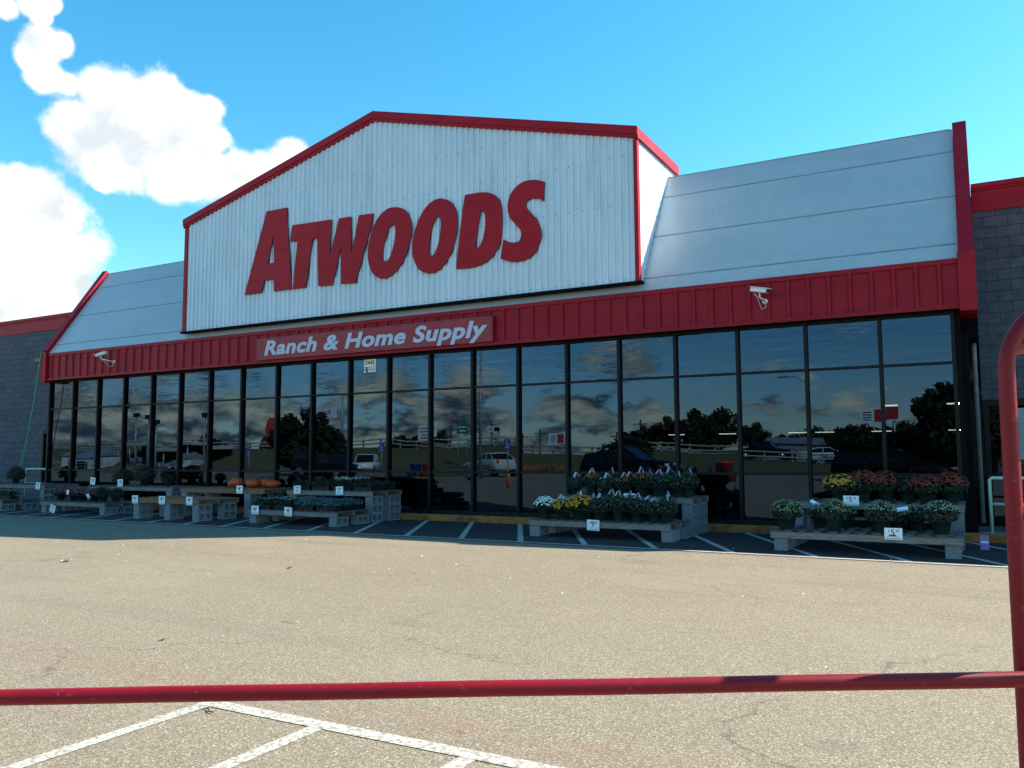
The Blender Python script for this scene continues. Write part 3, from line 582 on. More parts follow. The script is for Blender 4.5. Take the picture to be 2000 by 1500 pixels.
# ------------------------------------------------------------------ security cameras
def sec_cam(loc, rz, label, arm):
    t = thing('security_camera', label, 'camera', loc, 0, 'white security cameras on the red fascia')
    f = MB(); f.box(-.055, .055, -.05, .05, -.045, .045, .01); f.cur = 1; f.box(-.04, .04, .051, .056, -.03, .03); f.cur = 0
    bd = MB(); bd.box(-.20, .20, -.055, .055, -.045, .045, .012); bo = bd.build('housing', M['cam_white'], t)
    hd = MB(); hd.box(-.21, .25, -.065, .065, .046, .062, .005); h = hd.build('sun_shield', M['cam_white'], t)
    ln = MB(); ln.tube([(.2005, 0, 0), (.225, 0, 0)], .034, 14); l = ln.build('lens', M['black'], t)
    for o in (bo, h, l): o.rotation_euler = (0, math.radians(14), rz); o.location = (0, -.28, 0); o.scale = (.88,) * 3
    a = MB(); a.tube([(0, -.28, -.05), (0, -.28, -.13)] + arm, .017, 8); a.tube([(arm[-1][0], arm[-1][1] + .0, arm[-1][2]), (arm[-1][0], arm[-1][1] + .02, arm[-1][2])], .05, 12); a.build('bracket', M['cam_white'], t)
    w_ = MB(); e = arm[-1]; w_.tube([(e[0], e[1] - .01, e[2]), (e[0] + .03, e[1] - .05, e[2] - .12), (e[0] - .05, e[1] - .08, e[2] - .16), (-.05, -.25, -.12), (-.1, -.28, -.05)], .006, 6); w_.build('cable', M['cam_white'], t)
    return t
sec_cam((22.50, YF, 4.50), math.radians(-25), 'white box security camera tilted down on red fascia near the right end', [(0.02, -.20, -.15), (0.04, -.02, -.17)])
sec_cam((3.32, YF, 4.53), math.radians(180 + 15), 'white box security camera tilted down on red fascia near the left end', [(0.10, -.20, -.17), (0.22, -.02, -.21)])
t = thing('wall_floodlight', 'small dark floodlight fixed high on the left grey block wall', 'light', (-2.75, WY, 4.92))
f = MB(); f.box(-.30, .12, -.30, -.08, -.10, .10, .03); f.build('lamp_head', M['black'], t)
f = MB(); f.tube([(.0, -.12, 0), (.18, -.06, -.05), (.2, 0, -.05)], .035, 8); f.build('bracket', M['black'], t)
# green hose hanging from the fascia
f = MB(); f.tube([(0.30, 0.1, 5.05), (0.10, -.25, 4.90), (-.02, -.43, 4.80), (-.05, -.46, 4.4), (-.25, -.46, 3.2), (-.55, -.46, 2.0), (-.80, -.48, 1.1), (-1.0, -.45, .72), (-1.1, -.3, .45), (-1.2, -.2, .16)], .014, 6)
tag(f.build('hose', M['hose']), 'thin green hose hanging from the left end of the red fascia', 'hose')
def handrail(x0, x1, y, z0, z1, label):
    t = thing('handrail', label, 'handrail', (x0, y, z0), 0, 'pale green tube frames beside the doors'); w = x1 - x0; h = z1 - z0
    f = MB(); r = .028
    f.tube([(0, 0, 0), (0, 0, h - .03), (.03, 0, h), (w - .03, 0, h), (w, 0, h - .03), (w, 0, 0)], r, 10); f.build('frame', M['pale_green'], t)
    f = MB(); f.tube([(.01, 0, h * .52), (w - .01, 0, h * .52)], r * .85, 8); f.build('crossbar', M['pale_green'], t)
handrail(26.05, 26.95, -0.02 + .06, .14, 1.05, 'pale green tube frame standing by the right entrance door')
handrail(-1.75, -0.65, 0.3, .14, 1.12, 'pale green tube frame standing by the left entrance door')
# ------------------------------------------------------------------ blocks and pallets
def cinder_mesh():
    f = MB(); l, w, h = .40, .195, .19; t_ = .032
    # holes run through the width (blocks lie on their side, hollows facing out)
    for z0, z1 in ((0, t_), (h - t_, h)): f.box(0, l, 0, w, z0, z1)
    for a, b in ((0, t_), (l / 2 - t_ / 2, l / 2 + t_ / 2), (l - t_, l)): f.box(a, b, 0.001, w - .001, t_, h - t_)
    return f
cb = cinder_mesh().build('concrete_block', M['cinder']); cb_mesh = cb.data; bpy.data.objects.remove(cb)
# solid face variant
f = MB(); f.box(0, .40, 0, .195, 0, .19, .004); cs = f.build('concrete_block', M['cinder']); cs_mesh = cs.data; bpy.data.objects.remove(cs)
def block(x, y, z, rz, label, solid=False, group='grey concrete blocks holding up the pallets'):
    o = bpy.data.objects.new('concrete_block', cs_mesh if solid else cb_mesh); COL.objects.link(o)
    o.location = (x, y, z); o.rotation_euler = (0, 0, rz + random.uniform(-.02, .02)); tag(o, label, 'concrete block', group); return o
def pallet(x0, x1, y0, y1, z, label, slat='wood_slat', beam='wood', n=None):
    """z = underside of the beams"""
    t = thing('wooden_pallet', label, 'pallet', (x0, y0, z), random.uniform(-.008, .008), 'wooden pallets used as display tables'); w = x1 - x0; d = y1 - y0
    for i, yy in enumerate((0, d / 2 - .02, d - .04)):
        f = MB(); f.box(0, w, yy, yy + .04, 0, .095, .004); f.build('beam', M[beam], t)
    f = MB(); n = n or int(w / .19); 
    for i in range(n):
        a = (w - .10) * i / (n - 1) + random.uniform(-.012, .012); a = max(0, min(w - .1, a)); dz = random.uniform(0, .003)
        f.box(a, a + .10, -.005 + random.uniform(-.01, .008), d + .004, .0955 + dz, .115 + dz, .002)
    f.build('deck_slats', M[slat], t)
    for i in range(4): f = MB(); f.box(w * (.02 + .3 * i), w * (.02 + .3 * i) + .1, .042, d - .042, .001, .018); f.build('bottom_board', M[slat], t)
    return t
HB = .20
P2 = PI / 2
def leg_row(xa, xb, yf, yb, where, nlev, front_solid=True, mid=True):
    lev = ['bottom', 'second', 'third']
    for k in range(nlev):
        lv = 'only' if nlev == 1 else lev[k] + (' (top)' if k == nlev - 1 else '')
        for (x, side) in ((xa, 'left'), (xb - .2, 'right')):
            cz = (lev[k] + ' ' if nlev > 1 else '')
            block(x + .2, yf, k * .192, P2, f'{cz}grey block, front {side} corner, {where}', not front_solid)
            block(x + .2, yb - .42, k * .192, P2, f'{cz}grey block, back {side} corner, {where}', False)
# display E (far right): two tiers
leg_row(23.10, 25.62, -2.98, -1.85, 'under low white mum pallet, far right', 1, False); pallet(23.06, 25.66, -3.02, -1.85, .192, 'low grey wooden pallet carrying white mums at far right')
leg_row(23.12, 25.66, -1.72, -.55, 'under high rust mum pallet, far right', 3); pallet(23.08, 25.68, -1.75, -.60, .577, 'high grey wooden pallet carrying yellow and rust mums at far right')
# display D
leg_row(18.66, 21.36, -2.56, -1.45, 'under low pallet with the $9.99 card', 1, False); pallet(18.66, 21.34, -2.58, -1.45, .192, 'low wooden pallet crowded with yellow and white mums by the bare kerb')
leg_row(18.70, 21.34, -1.33, -.33, 'under high pallet of hanging pots', 3); pallet(18.70, 21.36, -1.36, -.33, .577, 'high wooden pallet crowded with tagged hanging pots behind yellow mums')
# display C
leg_row(11.62, 14.12, -2.62, -1.5, 'under low bedding tray pallet', 1); pallet(11.58, 14.14, -2.64, -1.5, .192, 'low wooden pallet covered in green and blue bedding trays')
leg_row(11.60, 14.10, -1.40, -.33, 'under high bedding tray pallet', 3); pallet(11.56, 14.12, -1.42, -.33, .577, 'high wooden pallet covered in white flowering bedding trays')
# display B (bare, two courses) and the pumpkin stand
leg_row(7.98, 10.24, -2.86, -1.70, 'under bare brown pallet', 2); pallet(7.94, 10.28, -2.88, -1.68, .385, 'bare straw brown wooden pallet on two courses of blocks', 'wood_brown', 'wood_brown')
block(9.28, -2.86, 0, P2, 'bottom grey block, middle front stack under bare brown pallet'); block(9.28, -2.86, .192, P2, 'second grey block, middle front stack under bare brown pallet')
leg_row(8.0, 10.45, -1.50, -.33, 'under the pumpkin pallet', 3); pallet(7.96, 10.9, -1.5, -.33, .577, 'brown wooden pallet holding the orange pumpkins', 'wood_brown', 'wood_brown')
# display B2 / A (left)
leg_row(3.58, 6.26, -2.42, -1.42, 'under low dark red mum pallet', 1); pallet(3.55, 6.28, -2.44, -1.42, .192, 'low wooden pallet carrying dark red mums left of the bare pallet')
leg_row(4.0, 7.4, -1.32, -.33, 'under high dark shrub pallet', 3); pallet(3.95, 7.45, -1.34, -.33, .577, 'high wooden pallet carrying two dark round shrubs')
leg_row(-.9, 2.0, -2.6, -1.5, 'under low pallet, left edge', 1); pallet(-.95, 2.02, -2.62, -1.5, .192, 'low wooden pallet of small white flowers at the left edge')
leg_row(-1.6, 2.0, -1.40, -.33, 'under high pallet, left edge', 3); pallet(-1.65, 2.04, -1.42, -.33, .577, 'high wooden pallet with one dark shrub at the left edge')
# ------------------------------------------------------------------ plants
def leaves(mb, n, rx, rz_, zc, size, shell=0.55, flat=1.0):
    for _ in range(n):
        while True:
            p = Vector((random.uniform(-1, 1), random.uniform(-1, 1), random.uniform(-.45, 1)))
            if shell < p.length < 1: break
        q = Vector((p.x * rx, p.y * rx, zc + p.z * rz_)); d = Vector((random.uniform(-1, 1), random.uniform(-1, 1), random.uniform(-.5, 1))) + p * 1.2
        d.normalize(); a = d.orthogonal().normalized(); a.rotate(Matrix.Rotation(random.uniform(0, 6.28), 3, d)); b = d.cross(a); s = size * random.uniform(.6, 1.3)
        mb.add([q - a * s * .45, q - b * s * .0 + d * .002 + b * s * .9 - a * s * .15, q + a * s * .45 + b * s * .5, q - b * s * .6], [(0, 3, 2, 1)])
def flowers(mb, n, rx, rz_, zc, size, zmin=0.25):
    for _ in range(n):
        while True:
            p = Vector((random.gauss(0, 1), random.gauss(0, 1), random.gauss(0, 1))).normalized()
            if p.z > zmin and random.random() < .35 + p.z: break
        q = Vector((p.x * rx, p.y * rx, zc + p.z * rz_)) * 1.0; q += p * random.uniform(.0, .012)
        d = (p + Vector((random.uniform(-.4, .4), random.uniform(-.4, .4), .25))).normalized(); a = d.orthogonal().normalized(); b = d.cross(a); s = size * random.uniform(.7, 1.2)
        vs = [q + d * s * .35] + [q + (a * math.cos(w) + b * math.sin(w)) * s for w in [k * PI / 3 + .3 for k in range(6)]]
        mb.add(vs, [(0, 1 + k, 1 + (k + 1) % 6) for k in range(6)])
def mum(nfl, flm, leafm, rx=.17, rz_=.17, hook=False, potm='pot', size=.012, zmin=.25, nleaf=750):
    t = thing('potted_mum', '', 'potted plant')
    f = MB(); f.lathe([(0, 0), (.075, 0), (.08, .01), (.105, .15), (.112, .15), (.112, .172), (.10, .172), (.095, .155), (0, .155)], 16); f.build('pot', M[potm], t)
    f = MB(); leaves(f, nleaf, rx, rz_, .23, .028, .45); f.build('foliage', M[leafm], t, recalc=False)
    if nfl: f = MB(); flowers(f, nfl, rx * 1.01, rz_ * 1.01, .23, size, zmin); f.build('flowers', M[flm], t, recalc=False)
    if hook:
        f = MB()
        for w in (0.3, 2.4, 4.5): f.tube([(.11 * math.cos(w), .11 * math.sin(w), .17), (.02 * math.cos(w), .02 * math.sin(w), .44), (0, 0, .5)], .0025, 5)
        f.tube([(0, 0, .5), (0, 0, .53), (.025, 0, .555), (.045, 0, .53)], .004, 5); f.build('hanger', M['black'], t)
        f = MB(); f.hexa([(-.065, -.035, .37), (-.022, -.04, .36), (-.022, -.037, .36), (-.065, -.032, .37)], [(-.02, -.01, .49), (.012, -.015, .48), (.012, -.012, .48), (-.02, -.007, .49)]); f.hexa([(.05, .015, .385), (.075, -.02, .385), (.078, -.018, .385), (.053, .017, .385)], [(.0, .01, .47), (.02, -.01, .47), (.022, -.008, .47), (.002, .012, .47)]); f.build('care_tag', M['tag'], t)
    mark(t); return t
ord_ = ['first', 'second', 'third', 'fourth', 'fifth', 'sixth', 'seventh', 'eighth', 'ninth', 'tenth', 'eleventh', 'twelfth']
_used = set()
def place(proto, x, y, z, label, sc=1.0, group=None):
    a_s = random.uniform(.90, 1.12); s3 = (sc * a_s, sc * a_s * random.uniform(.93, 1.07), sc * random.uniform(.80, 1.04))
    if proto.name not in _used:
        _used.add(proto.name); o = proto; o.location = (x, y, z); o.rotation_euler = (0, 0, random.uniform(0, 6.28)); o.scale = s3; o['label'] = label
    else: o = copy_tree(proto, None, (x, y, z), random.uniform(0, 6.28), label, s3)
    if group: o['group'] = group
    return o
m_bud = mum(330, 'fl_bud', 'leaf', .185, .165, size=.009, zmin=.1); m_budw = mum(230, 'fl_cream', 'leaf', .185, .165, size=.0085, zmin=.35)
m_yel = mum(190, 'fl_yellow', 'leaf', .19, .17, size=.019, zmin=-.05); m_wht = mum(210, 'fl_white', 'leaf', .17, .15, size=.018, zmin=-.05)
m_rust = mum(330, 'fl_rust', 'leaf', .21, .18, size=.013, zmin=.1); m_dark = mum(0, None, 'leaf_dark', .20, .18)
m_grn = mum(120, 'fl_bud', 'leaf_dark', .19, .18, hook=True, size=.007, zmin=0); m_orh = mum(150, 'fl_orange', 'leaf_dark', .17, .17, hook=True, size=.011, zmin=.4)
m_yelh = mum(200, 'fl_yellow', 'leaf', .19, .17, hook=True, size=.019, zmin=-.05); m_whth = mum(210, 'fl_white', 'leaf', .17, .15, hook=True, size=.018, zmin=-.05)
m_pink = mum(420, 'fl_pink', 'leaf_dark', .24, .18, size=.012, zmin=.05, potm='pot_black')
m_shrub = mum(0, None, 'leaf_dark', .27, .25, potm='pot_black', nleaf=1500)
ZL, ZU = .192 + .117, .577 + .117
G1 = 'potted mums on the far right pallets'
for i, (x, pr_, y) in enumerate(((23.25, m_bud, -2.70), (23.94, m_bud, -2.72), (24.60, m_budw, -2.70), (25.38, m_budw, -2.60))):
    place(pr_, x, y, ZL, f'{"green" if pr_ is m_bud else "white"} budding mum, {ord_[i]} from left, front row, far right low pallet', 1.18, G1)
for i, (x, pr_, y) in enumerate(((23.66, m_budw, -2.22), (24.02, m_bud, -2.10), (24.50, m_bud, -2.1), (24.74, m_budw, -2.25), (25.02, m_budw, -2.12), (25.30, m_bud, -2.05))):
    place(pr_, x, y, ZL, f'{"green" if pr_ is m_bud else "white"} budding mum, {ord_[i]} from left, back row, far right low pallet', 1.02, G1)
for i, (x, pr_, y) in enumerate(((23.88, m_yel, -1.42), (24.22, m_rust, -1.35), (24.56, m_rust, -1.25), (24.88, m_dark, -1.25), (25.16, m_rust, -1.4), (25.50, m_rust, -1.3))):
    nm = {m_yel: 'yellow flowering mum', m_rust: 'rust red flowering mum', m_dark: 'dark green unflowered mum'}[pr_]
    place(pr_, x, y, ZU, f'{nm}, {ord_[i]} from left on the far right high pallet', 1.28, G1)
G2 = 'potted mums on the middle pallets'
fr = [(18.86, m_wht), (19.25, m_yelh), (19.58, m_yelh), (19.95, m_grn), (20.30, m_grn), (20.66, m_grn), (20.98, m_grn), (21.2, m_grn)]
for i, (x, pr_) in enumerate(fr):
    nm = {m_wht: 'white flowering mum', m_yelh: 'yellow flowering mum with hook', m_grn: 'green budding mum with hook'}[pr_]
    place(pr_, x, -2.33 + random.uniform(-.04, .04), ZL, f'{nm}, {ord_[i]} from left in front beside the $9.99 card', 1.1, G2)
bk = [(18.98, m_whth), (19.32, m_whth), (19.66, m_yelh), (20.02, m_grn), (20.36, m_grn), (20.72, m_grn), (21.08, m_grn)]
for i, (x, pr_) in enumerate(bk):
    nm = {m_whth: 'white flowering mum with hook', m_yelh: 'yellow flowering mum with hook', m_grn: 'green budding mum with hook'}[pr_]
    place(pr_, x, -1.88 + random.uniform(-.04, .04), ZL, f'{nm}, {ord_[i]} from left at the back of the $9.99 pallet', 1.08, G2)
for i, x in enumerate((18.92, 19.27, 19.62, 19.97, 20.32, 20.67, 21.02, 21.22)):
    pr_ = m_orh if i in (1, 3, 4) else m_grn
    place(pr_, x, -1.12 + random.uniform(-.05, .05), ZU, f'{"orange topped" if pr_ is m_orh else "dark green"} tagged hanging pot, {ord_[i]} from left, front of the high middle pallet', 1.1, 'tagged hanging pots on the high middle pallet')
for i, x in enumerate((19.1, 19.5, 19.9, 20.3, 20.7, 21.1)):
    place(m_grn, x, -.66 + random.uniform(-.05, .05), ZU, f'dark green tagged hanging pot, {ord_[i]} from left, back of the high middle pallet', 1.1, 'tagged hanging pots on the high middle pallet')
for i, (x, y) in enumerate(((3.95, -2.1), (4.40, -2.05), (4.86, -2.1), (5.30, -2.05))): place(m_pink, x, y, ZL, f'dull red flowering mum, {ord_[i]} from left on the low left pallet', 1.0, 'mums on the low left pallet')
for i, (x, y) in enumerate(((5.72, -2.1), (6.05, -1.95))): place(m_dark, x, y, ZL, f'dark leafy mum at the right end of the low left pallet, {("left", "right")[i]} of the pair', 1.1, 'mums on the low left pallet')
place(m_shrub, 4.75, -.80, ZU, 'dark round shrub in black pot, left one of the pair on the high left pallet', 1.15, 'dark round shrubs')
place(m_shrub, 5.65, -.80, ZU, 'dark round shrub in black pot, right one of the pair on the high left pallet', 1.15, 'dark round shrubs')
place(m_shrub, -.35, -.85, ZU, 'dark round shrub in black pot alone by the left grey wall', 1.15, 'dark round shrubs')
place(m_dark, 6.75, -.9, ZU, 'small loose dark plant at the right end of the high left pallet', 1.0, 'dark round shrubs')
# bedding trays
def tray(leafm, flm, nfl, h):
    t = thing('bedding_tray', '', 'plant tray')
    f = MB(); f.box(0, .52, 0, .27, 0, .012)
    for a in range(6):
        for b in range(3):
            cx, cy = .045 + a * .086, .045 + b * .09
            f.hexa([(cx - .028, cy - .028, .012), (cx + .028, cy - .028, .012), (cx + .028, cy + .028, .012), (cx - .028, cy + .028, .012)], [(cx - .038, cy - .038, .085), (cx + .038, cy - .038, .085), (cx + .038, cy + .038, .085), (cx - .038, cy + .038, .085)])
    f.build('cell_pack', M['pot_black'], t)
    f = MB(); g = MB()
    for a in range(6):
        for b in range(3):
            cx, cy = .045 + a * .086, .045 + b * .09; n0 = len(f.v); leaves(f, 42, .058, h * .5, .085 + h * .35, .03, .2)
            f.v[n0:] = [(p[0] + cx, p[1] + cy, p[2]) for p in f.v[n0:]]
            if nfl:
                n0 = len(g.v); flowers(g, nfl, .045, h * .5, .09 + h * .38, .012, .5); g.v[n0:] = [(p[0] + cx, p[1] + cy, p[2]) for p in g.v[n0:]]
    f.build('foliage', M[leafm], t, recalc=False)
    if nfl: g.build('flowers', M[flm], t, recalc=False)
    mark(t); return t
def place_tray(p, x, y, z, label, group):
    if p.name not in _used: _used.add(p.name); o = p; o.location = (x, y, z); o['label'] = label
    else: o = copy_tree(p, None, (x, y, z), random.uniform(-.03, .03), label)
    o['group'] = group
t_grn = tray('leaf', 'fl_white', 1, .2); t_blue = tray('leaf_blue', None, 0, .2); t_wh = tray('leaf_dark', 'fl_white', 3, .22); t_dk = tray('leaf_dark', None, 0, .16)
rows = ['front', 'middle', 'back']
for j in range(3):
    for i in range(4):
        p = t_grn if i < 2 else t_blue
        place_tray(p, 11.66 + i * .62, -2.58 + j * .345, ZL, f'{"green" if i < 2 else "blue green"} bedding tray, {ord_[i]} from left, {rows[j]} row, low tray pallet', 'bedding trays on the low pallet')
for j in range(3):
    for i in range(4):
        p = t_wh if j == 2 and i in (1, 2) or i == 2 else t_dk
        place_tray(p, 11.66 + i * .61, -1.34 + j * .33, ZU, f'{"white flowering" if p is t_wh else "dark green"} bedding tray, {ord_[i]} from left, {rows[j]} row, high tray pallet', 'bedding trays on the high pallet')
for i in range(5): place_tray(t_grn, -.85 + i * .57, -2.35, ZL, f'green bedding tray with white flowers, {ord_[i]} from left on the low left edge pallet', 'bedding trays at the left edge')
# pumpkins
def pumpkin_t():
    t = thing('pumpkin', '', 'pumpkin'); f = MB(); seg = 48; rings = 12; vs = []
    for j in range(rings + 1):
        ph = -PI / 2 + PI * j / rings
        for i in range(seg):
            w = 2 * PI * i / seg; rib = 1 - .075 * (1 - abs(math.sin(w * 5))) ** 2 * 1.6; r = math.cos(ph) ** .8 * .15 * rib if abs(math.cos(ph)) > 1e-6 else 0
            z = math.sin(ph) * .115 - (.018 * math.exp(-(r / .04) ** 2) if ph > 0 else 0); vs.append((r * math.cos(w), r * math.sin(w), z + .113))
    f.smooth = True; f.add(vs, [(j * seg + i, j * seg + (i + 1) % seg, (j + 1) * seg + (i + 1) % seg, (j + 1) * seg + i) for j in range(rings) for i in range(seg)]); f.build('skin', M['pumpkin'], t)
    f = MB(); f.tube([(0, 0, .20), (.005, 0, .23), (.02, .01, .25)], [.02, .013, .015], 7); f.build('stem', M['stem'], t); mark(t); return t
pk = pumpkin_t()
for i, (x, y, s_) in enumerate(((9.15, -.85, .95), (9.45, -1.0, 1.15), (9.98, -.95, 1.1), (10.22, -.75, 1.0), (10.62, -.9, 1.05))):
    place(pk, x, y, ZU, f'orange pumpkin, {ord_[i]} from left of the five on the brown pallet', s_, 'orange pumpkins in a row')
# price cards
def card(x, y, z, label, price, w=.20, h=.145, rz=0, tilt=0.0, roll=0.0, stake=False):
    t = thing('price_card', label, 'price card', (x, y, z), rz, 'white price cards on the displays')
    f = MB(); f.box(-w / 2, w / 2, -.002, .002, 0, h); c_ = f.build('card', M['paper'], t)
    if price:
        d_, c2 = price.split('.')
        text('lettering', d_, h * .72, M['ink'], c_, (-.008, -.0035, h * .60), extrude=.0006, offset=.0006)
        text('lettering', '$', h * .24, M['ink'], c_, (-.05 * w / .2, -.0035, h * .74), extrude=.0006)
        text('lettering', c2, h * .26, M['ink'], c_, (.045 * w / .2, -.0035, h * .74), extrude=.0006, offset=.0004)
    f = MB(); f.box(-w * .35, w * .35, -.0035, -.002, h * .24, h * .262); f.box(-w * .44, w * .44, -.0035, -.002, h * .09, h * .125); f.build('fine_print', M['ink'], c_)
    c_.rotation_euler = (tilt, roll, 0); return t
card(24.78, -3.045, .24, 'white $5.99 card on the front beam of the far right low pallet', '5.99', .235, .165, 0, -.05)
card(24.08, -1.775, .64, 'white $5.99 card on the front beam of the far right high pallet', '5.99', .235, .155, 0, -.05)
card(24.88, -2.50, .62, 'white blank card tucked tilted in the third white mum', None, .16, .08, .2, -.9, -.2)
card(23.55, -2.05, .66, 'white blank card lying over the back of the green mums', None, .16, .07, -.2, -.9, .5)
card(23.88, -1.5, 1.02, 'white blank card lying on top of the yellow mum', None, .13, .06, 0, -.8, 0)
card(19.94, -2.61, .15, 'white $9.99 card hanging on the front beam below the green mums', '9.99', .235, .185, 0, .03, .04)
card(20.15, -1.38, .60, 'white $9.99 card on the high middle pallet beam', '9.99', .22, .15)
for x, z, l in ((11.84, .20, 'left'), (12.82, .19, 'right')): card(x, -2.67, z, f'white $4.99 card, {l} of the two on the low tray pallet beam', '4.99', .22, .19, 0, .03, .06 if l == 'right' else 0)
for x, l in ((11.92, 'left'), (13.20, 'right')): card(x, -1.45, .60, f'white $2.99 card, {l} of the two on the high tray pallet beam', '2.99', .21, .19, 0, -.05, -.06)
for x, l in ((8.10, 'first'), (9.06, 'second'), (10.0, 'third')): card(x, -2.91, .37, f'white $4.99 card, {l} from left on the bare brown pallet', '4.99', .21, .19, 0, .03, .0)
card(10.12, -1.53, .58, 'white $4.99 card on the pumpkin pallet beam', '4.99', .21, .19)
card(4.2, -1.37, .72, 'white $10.00 card left of the shrub pair on the high left pallet', '10.00', .21, .2, 0, 0, .08)
card(5.4, -1.37, .68, 'white $10.00 card between the shrub pair on the high left pallet', '10.00', .21, .2, 0, 0, -.04)
card(4.2, -2.52, .02, 'white $5.99 card leaning low against the dark red mum pallet', '5.99', .22, .2, 0, .0, .3)
card(4.75, -2.45, .50, 'white blank card standing among the dark red mums', None, .10, .12, 0, 0, 0)
card(5.45, -2.3, .42, 'white blank card leaning at the right of the dark red mums', None, .10, .12, 0, .3, -.5)
card(1.78, -1.45, .56, 'white $4.99 card on the high left edge pallet', '4.99', .21, .2, 0, 0, .08)
f = MB(); f.box(-.06, .06, -.01, .01, 0, .22); f.cur = 1; f.box(-.05, .05, -.0115, -.0101, .10, .13); o = f.build('seed_packet', [M['purple'], M['paper']]); o.location = (25.92, -1.5, .0); o.rotation_euler = (-.2, 0, 0); tag(o, 'purple printed packet standing on the asphalt by the right pallets', 'packet')
# ------------------------------------------------------------------ red tubular frame in front of the camera
def cp(u, v, d): return CP + d * (CF + CR * (u - 1000) / 1622.3 - CU * (v - 750) / 1622.3)
T = thing('tubular_frame', 'scuffed red steel tube frame crossing the foreground with a tall hooped upright', 'tube frame', (25.86, -14.45, 0))
def loc_(p): return p - Vector(T.location)
DB = 1.60
a_, b_ = cp(-70, 1363, DB), cp(1985, 1327, DB); dr = (b_ - a_); dr.z = 0
f = MB(); e_ = b_ + (b_ - a_) * .06; s_ = a_ - (b_ - a_) * .15
pts = [loc_(s_ + (e_ - s_) * i / 24 + Vector((0, 0, .0004 * math.sin(i * 1.1)))) for i in range(25)]
f.tube(pts, .0152, 20); f.build('rail', M['tube'], T)
dirn = (b_ - a_).normalized()
po = b_ + dirn * .012 + CF * .035; px_, py_ = po.x, po.y
ztop = 1.452 + (890 - 640) / 1622.3 * 1.63
px_ += 0.020; py_ += .004
hoop = [Vector((px_, py_, 0.0)), Vector((px_, py_, .7)), Vector((px_, py_, 1.3))]
R_ = .145
base_ = Vector((px_, py_, 1.615))
hv = Vector((dirn.x, dirn.y, 0)).normalized()
for i in range(0, 13):
    w = PI / 2 * i / 12; hoop.append(base_ + hv * R_ * (1 - math.cos(w)) + Vector((0, 0, R_ * math.sin(w))))
far = base_ + hv * 1.1 + Vector((0, 0, R_)); hoop.append(far - hv * R_ * 1.0)
for i in range(1, 13):
    w = PI / 2 * i / 12; hoop.append(base_ + hv * (1.1 - R_ + R_ * math.sin(w)) + Vector((0, 0, R_ * math.cos(w))))
hoop.append(Vector((far.x, far.y, 0)))
f = MB(); f.tube([loc_(p) for p in hoop], .0160, 24); f.build('hooped_upright', M['tube'], T)
f = MB(); q0 = Vector((px_, py_, 1.335)); f.tube([loc_(q0 + hv * .02 - CF * 0), loc_(q0 + hv * .06 + Vector((0, 0, -.012))), loc_(q0 + hv * .5 + Vector((0, 0, -.05)))], .014, 12); f.build('brace', M['tube'], T)
f = MB(); c0 = Vector((px_, py_, 1.745)) + hv * .33; pv = Vector((-hv.y, hv.x, 0)); f.tube([loc_(c0), loc_(c0 + pv * .5)], .034, 14); f.build('added_shadow_tube', M['tube'], T)  # out-of-view tube added to throw a shadow patch on the rail
lf = s_; f = MB(); f.tube([loc_(Vector((lf.x, lf.y, 0))), loc_(Vector((lf.x, lf.y, 1.06)))], .0235, 16); f.build('upright', M['tube'], T)
# ------------------------------------------------------------------ litter on the asphalt
def gp(u, v):
    d = CF + CR * (u - 1000) / 1622.3 - CU * (v - 750) / 1622.3; t_ = -CP.z / d.z; return CP + d * t_
M['straw'] = simple('straw', (0.5, 0.36, 0.15), .8); M['dead_leaf'] = simple('dead_leaf', (0.07, 0.05, 0.03), .8)
def scrap(loc, s, mat, name, label, cat, n=7):
    f = MB(); ps = [(math.cos(2 * PI * i / n) * s * random.uniform(.5, 1.1), math.sin(2 * PI * i / n) * s * random.uniform(.4, .8)) for i in range(n)]
    zt = [random.uniform(.006, .006 + s * .35) for _ in ps]
    vs = [(x, y, z) for (x, y), z in zip(ps, zt)] + [(0, 0, .008)]; f.add(vs, [(i, (i + 1) % n, n) for i in range(n)])
    o = f.build(name, mat, recalc=False); o.location = loc; o.rotation_euler = (0, 0, random.uniform(0, 6)); return tag(o, label, cat)
def twig(loc, l, r, mat, rz, label, cat='twig', name='twig'):
    f = MB(); f.tube([(-l / 2, 0, r + .004), (-l / 6, .012, r + .008), (l / 6, -.004, r + .005), (l / 2, .01, r + .006)], r, 6); o = f.build(name, mat); o.location = loc; o.rotation_euler = (0, 0, rz); return tag(o, label, cat)
g0 = lambda x, y: (x, y, 0)
scrap(g0(14.55, -8.8), .10, M['paper'], 'paper_scrap', 'crumpled white paper scrap on the far left asphalt', 'litter')
scrap(g0(26.75, -12.95), .022, M['paper'], 'paper_scrap', 'small white scrap on asphalt below the red rail at right', 'litter', 5)
scrap(g0(23.95, -10.95), .035, M['dead_leaf'], 'dead_leaf', 'curled dark leaf on asphalt right of the centre', 'leaf')
scrap(g0(20.1, -11.6), .03, M['dead_leaf'], 'dead_leaf', 'dark dead leaf on asphalt just above the rail at left', 'leaf')
scrap(g0(17.9, -7.9), .045, M['dead_leaf'], 'dead_leaf', 'long dark leaf scrap in the middle of the lot', 'leaf', 5)
twig(g0(21.92, -12.73), .12, .004, M['dead_leaf'], -.4, 'small brown twig lying at the corner of the white lines')
twig(g0(24.9, -12.6), .085, .003, M['dead_leaf'], -.75, 'thin dark twig on asphalt below the rail')
twig(g0(20.5, -10.6), .16, .004, M['straw'], .35, 'pale straw stalk on the asphalt left of centre', 'straw', 'straw_stalk')
twig(g0(23.4, -12.35), .06, .002, M['straw'], .1, 'tiny straw bit lying by the long white line', 'straw', 'straw_stalk')
f = MB(); g = MB()
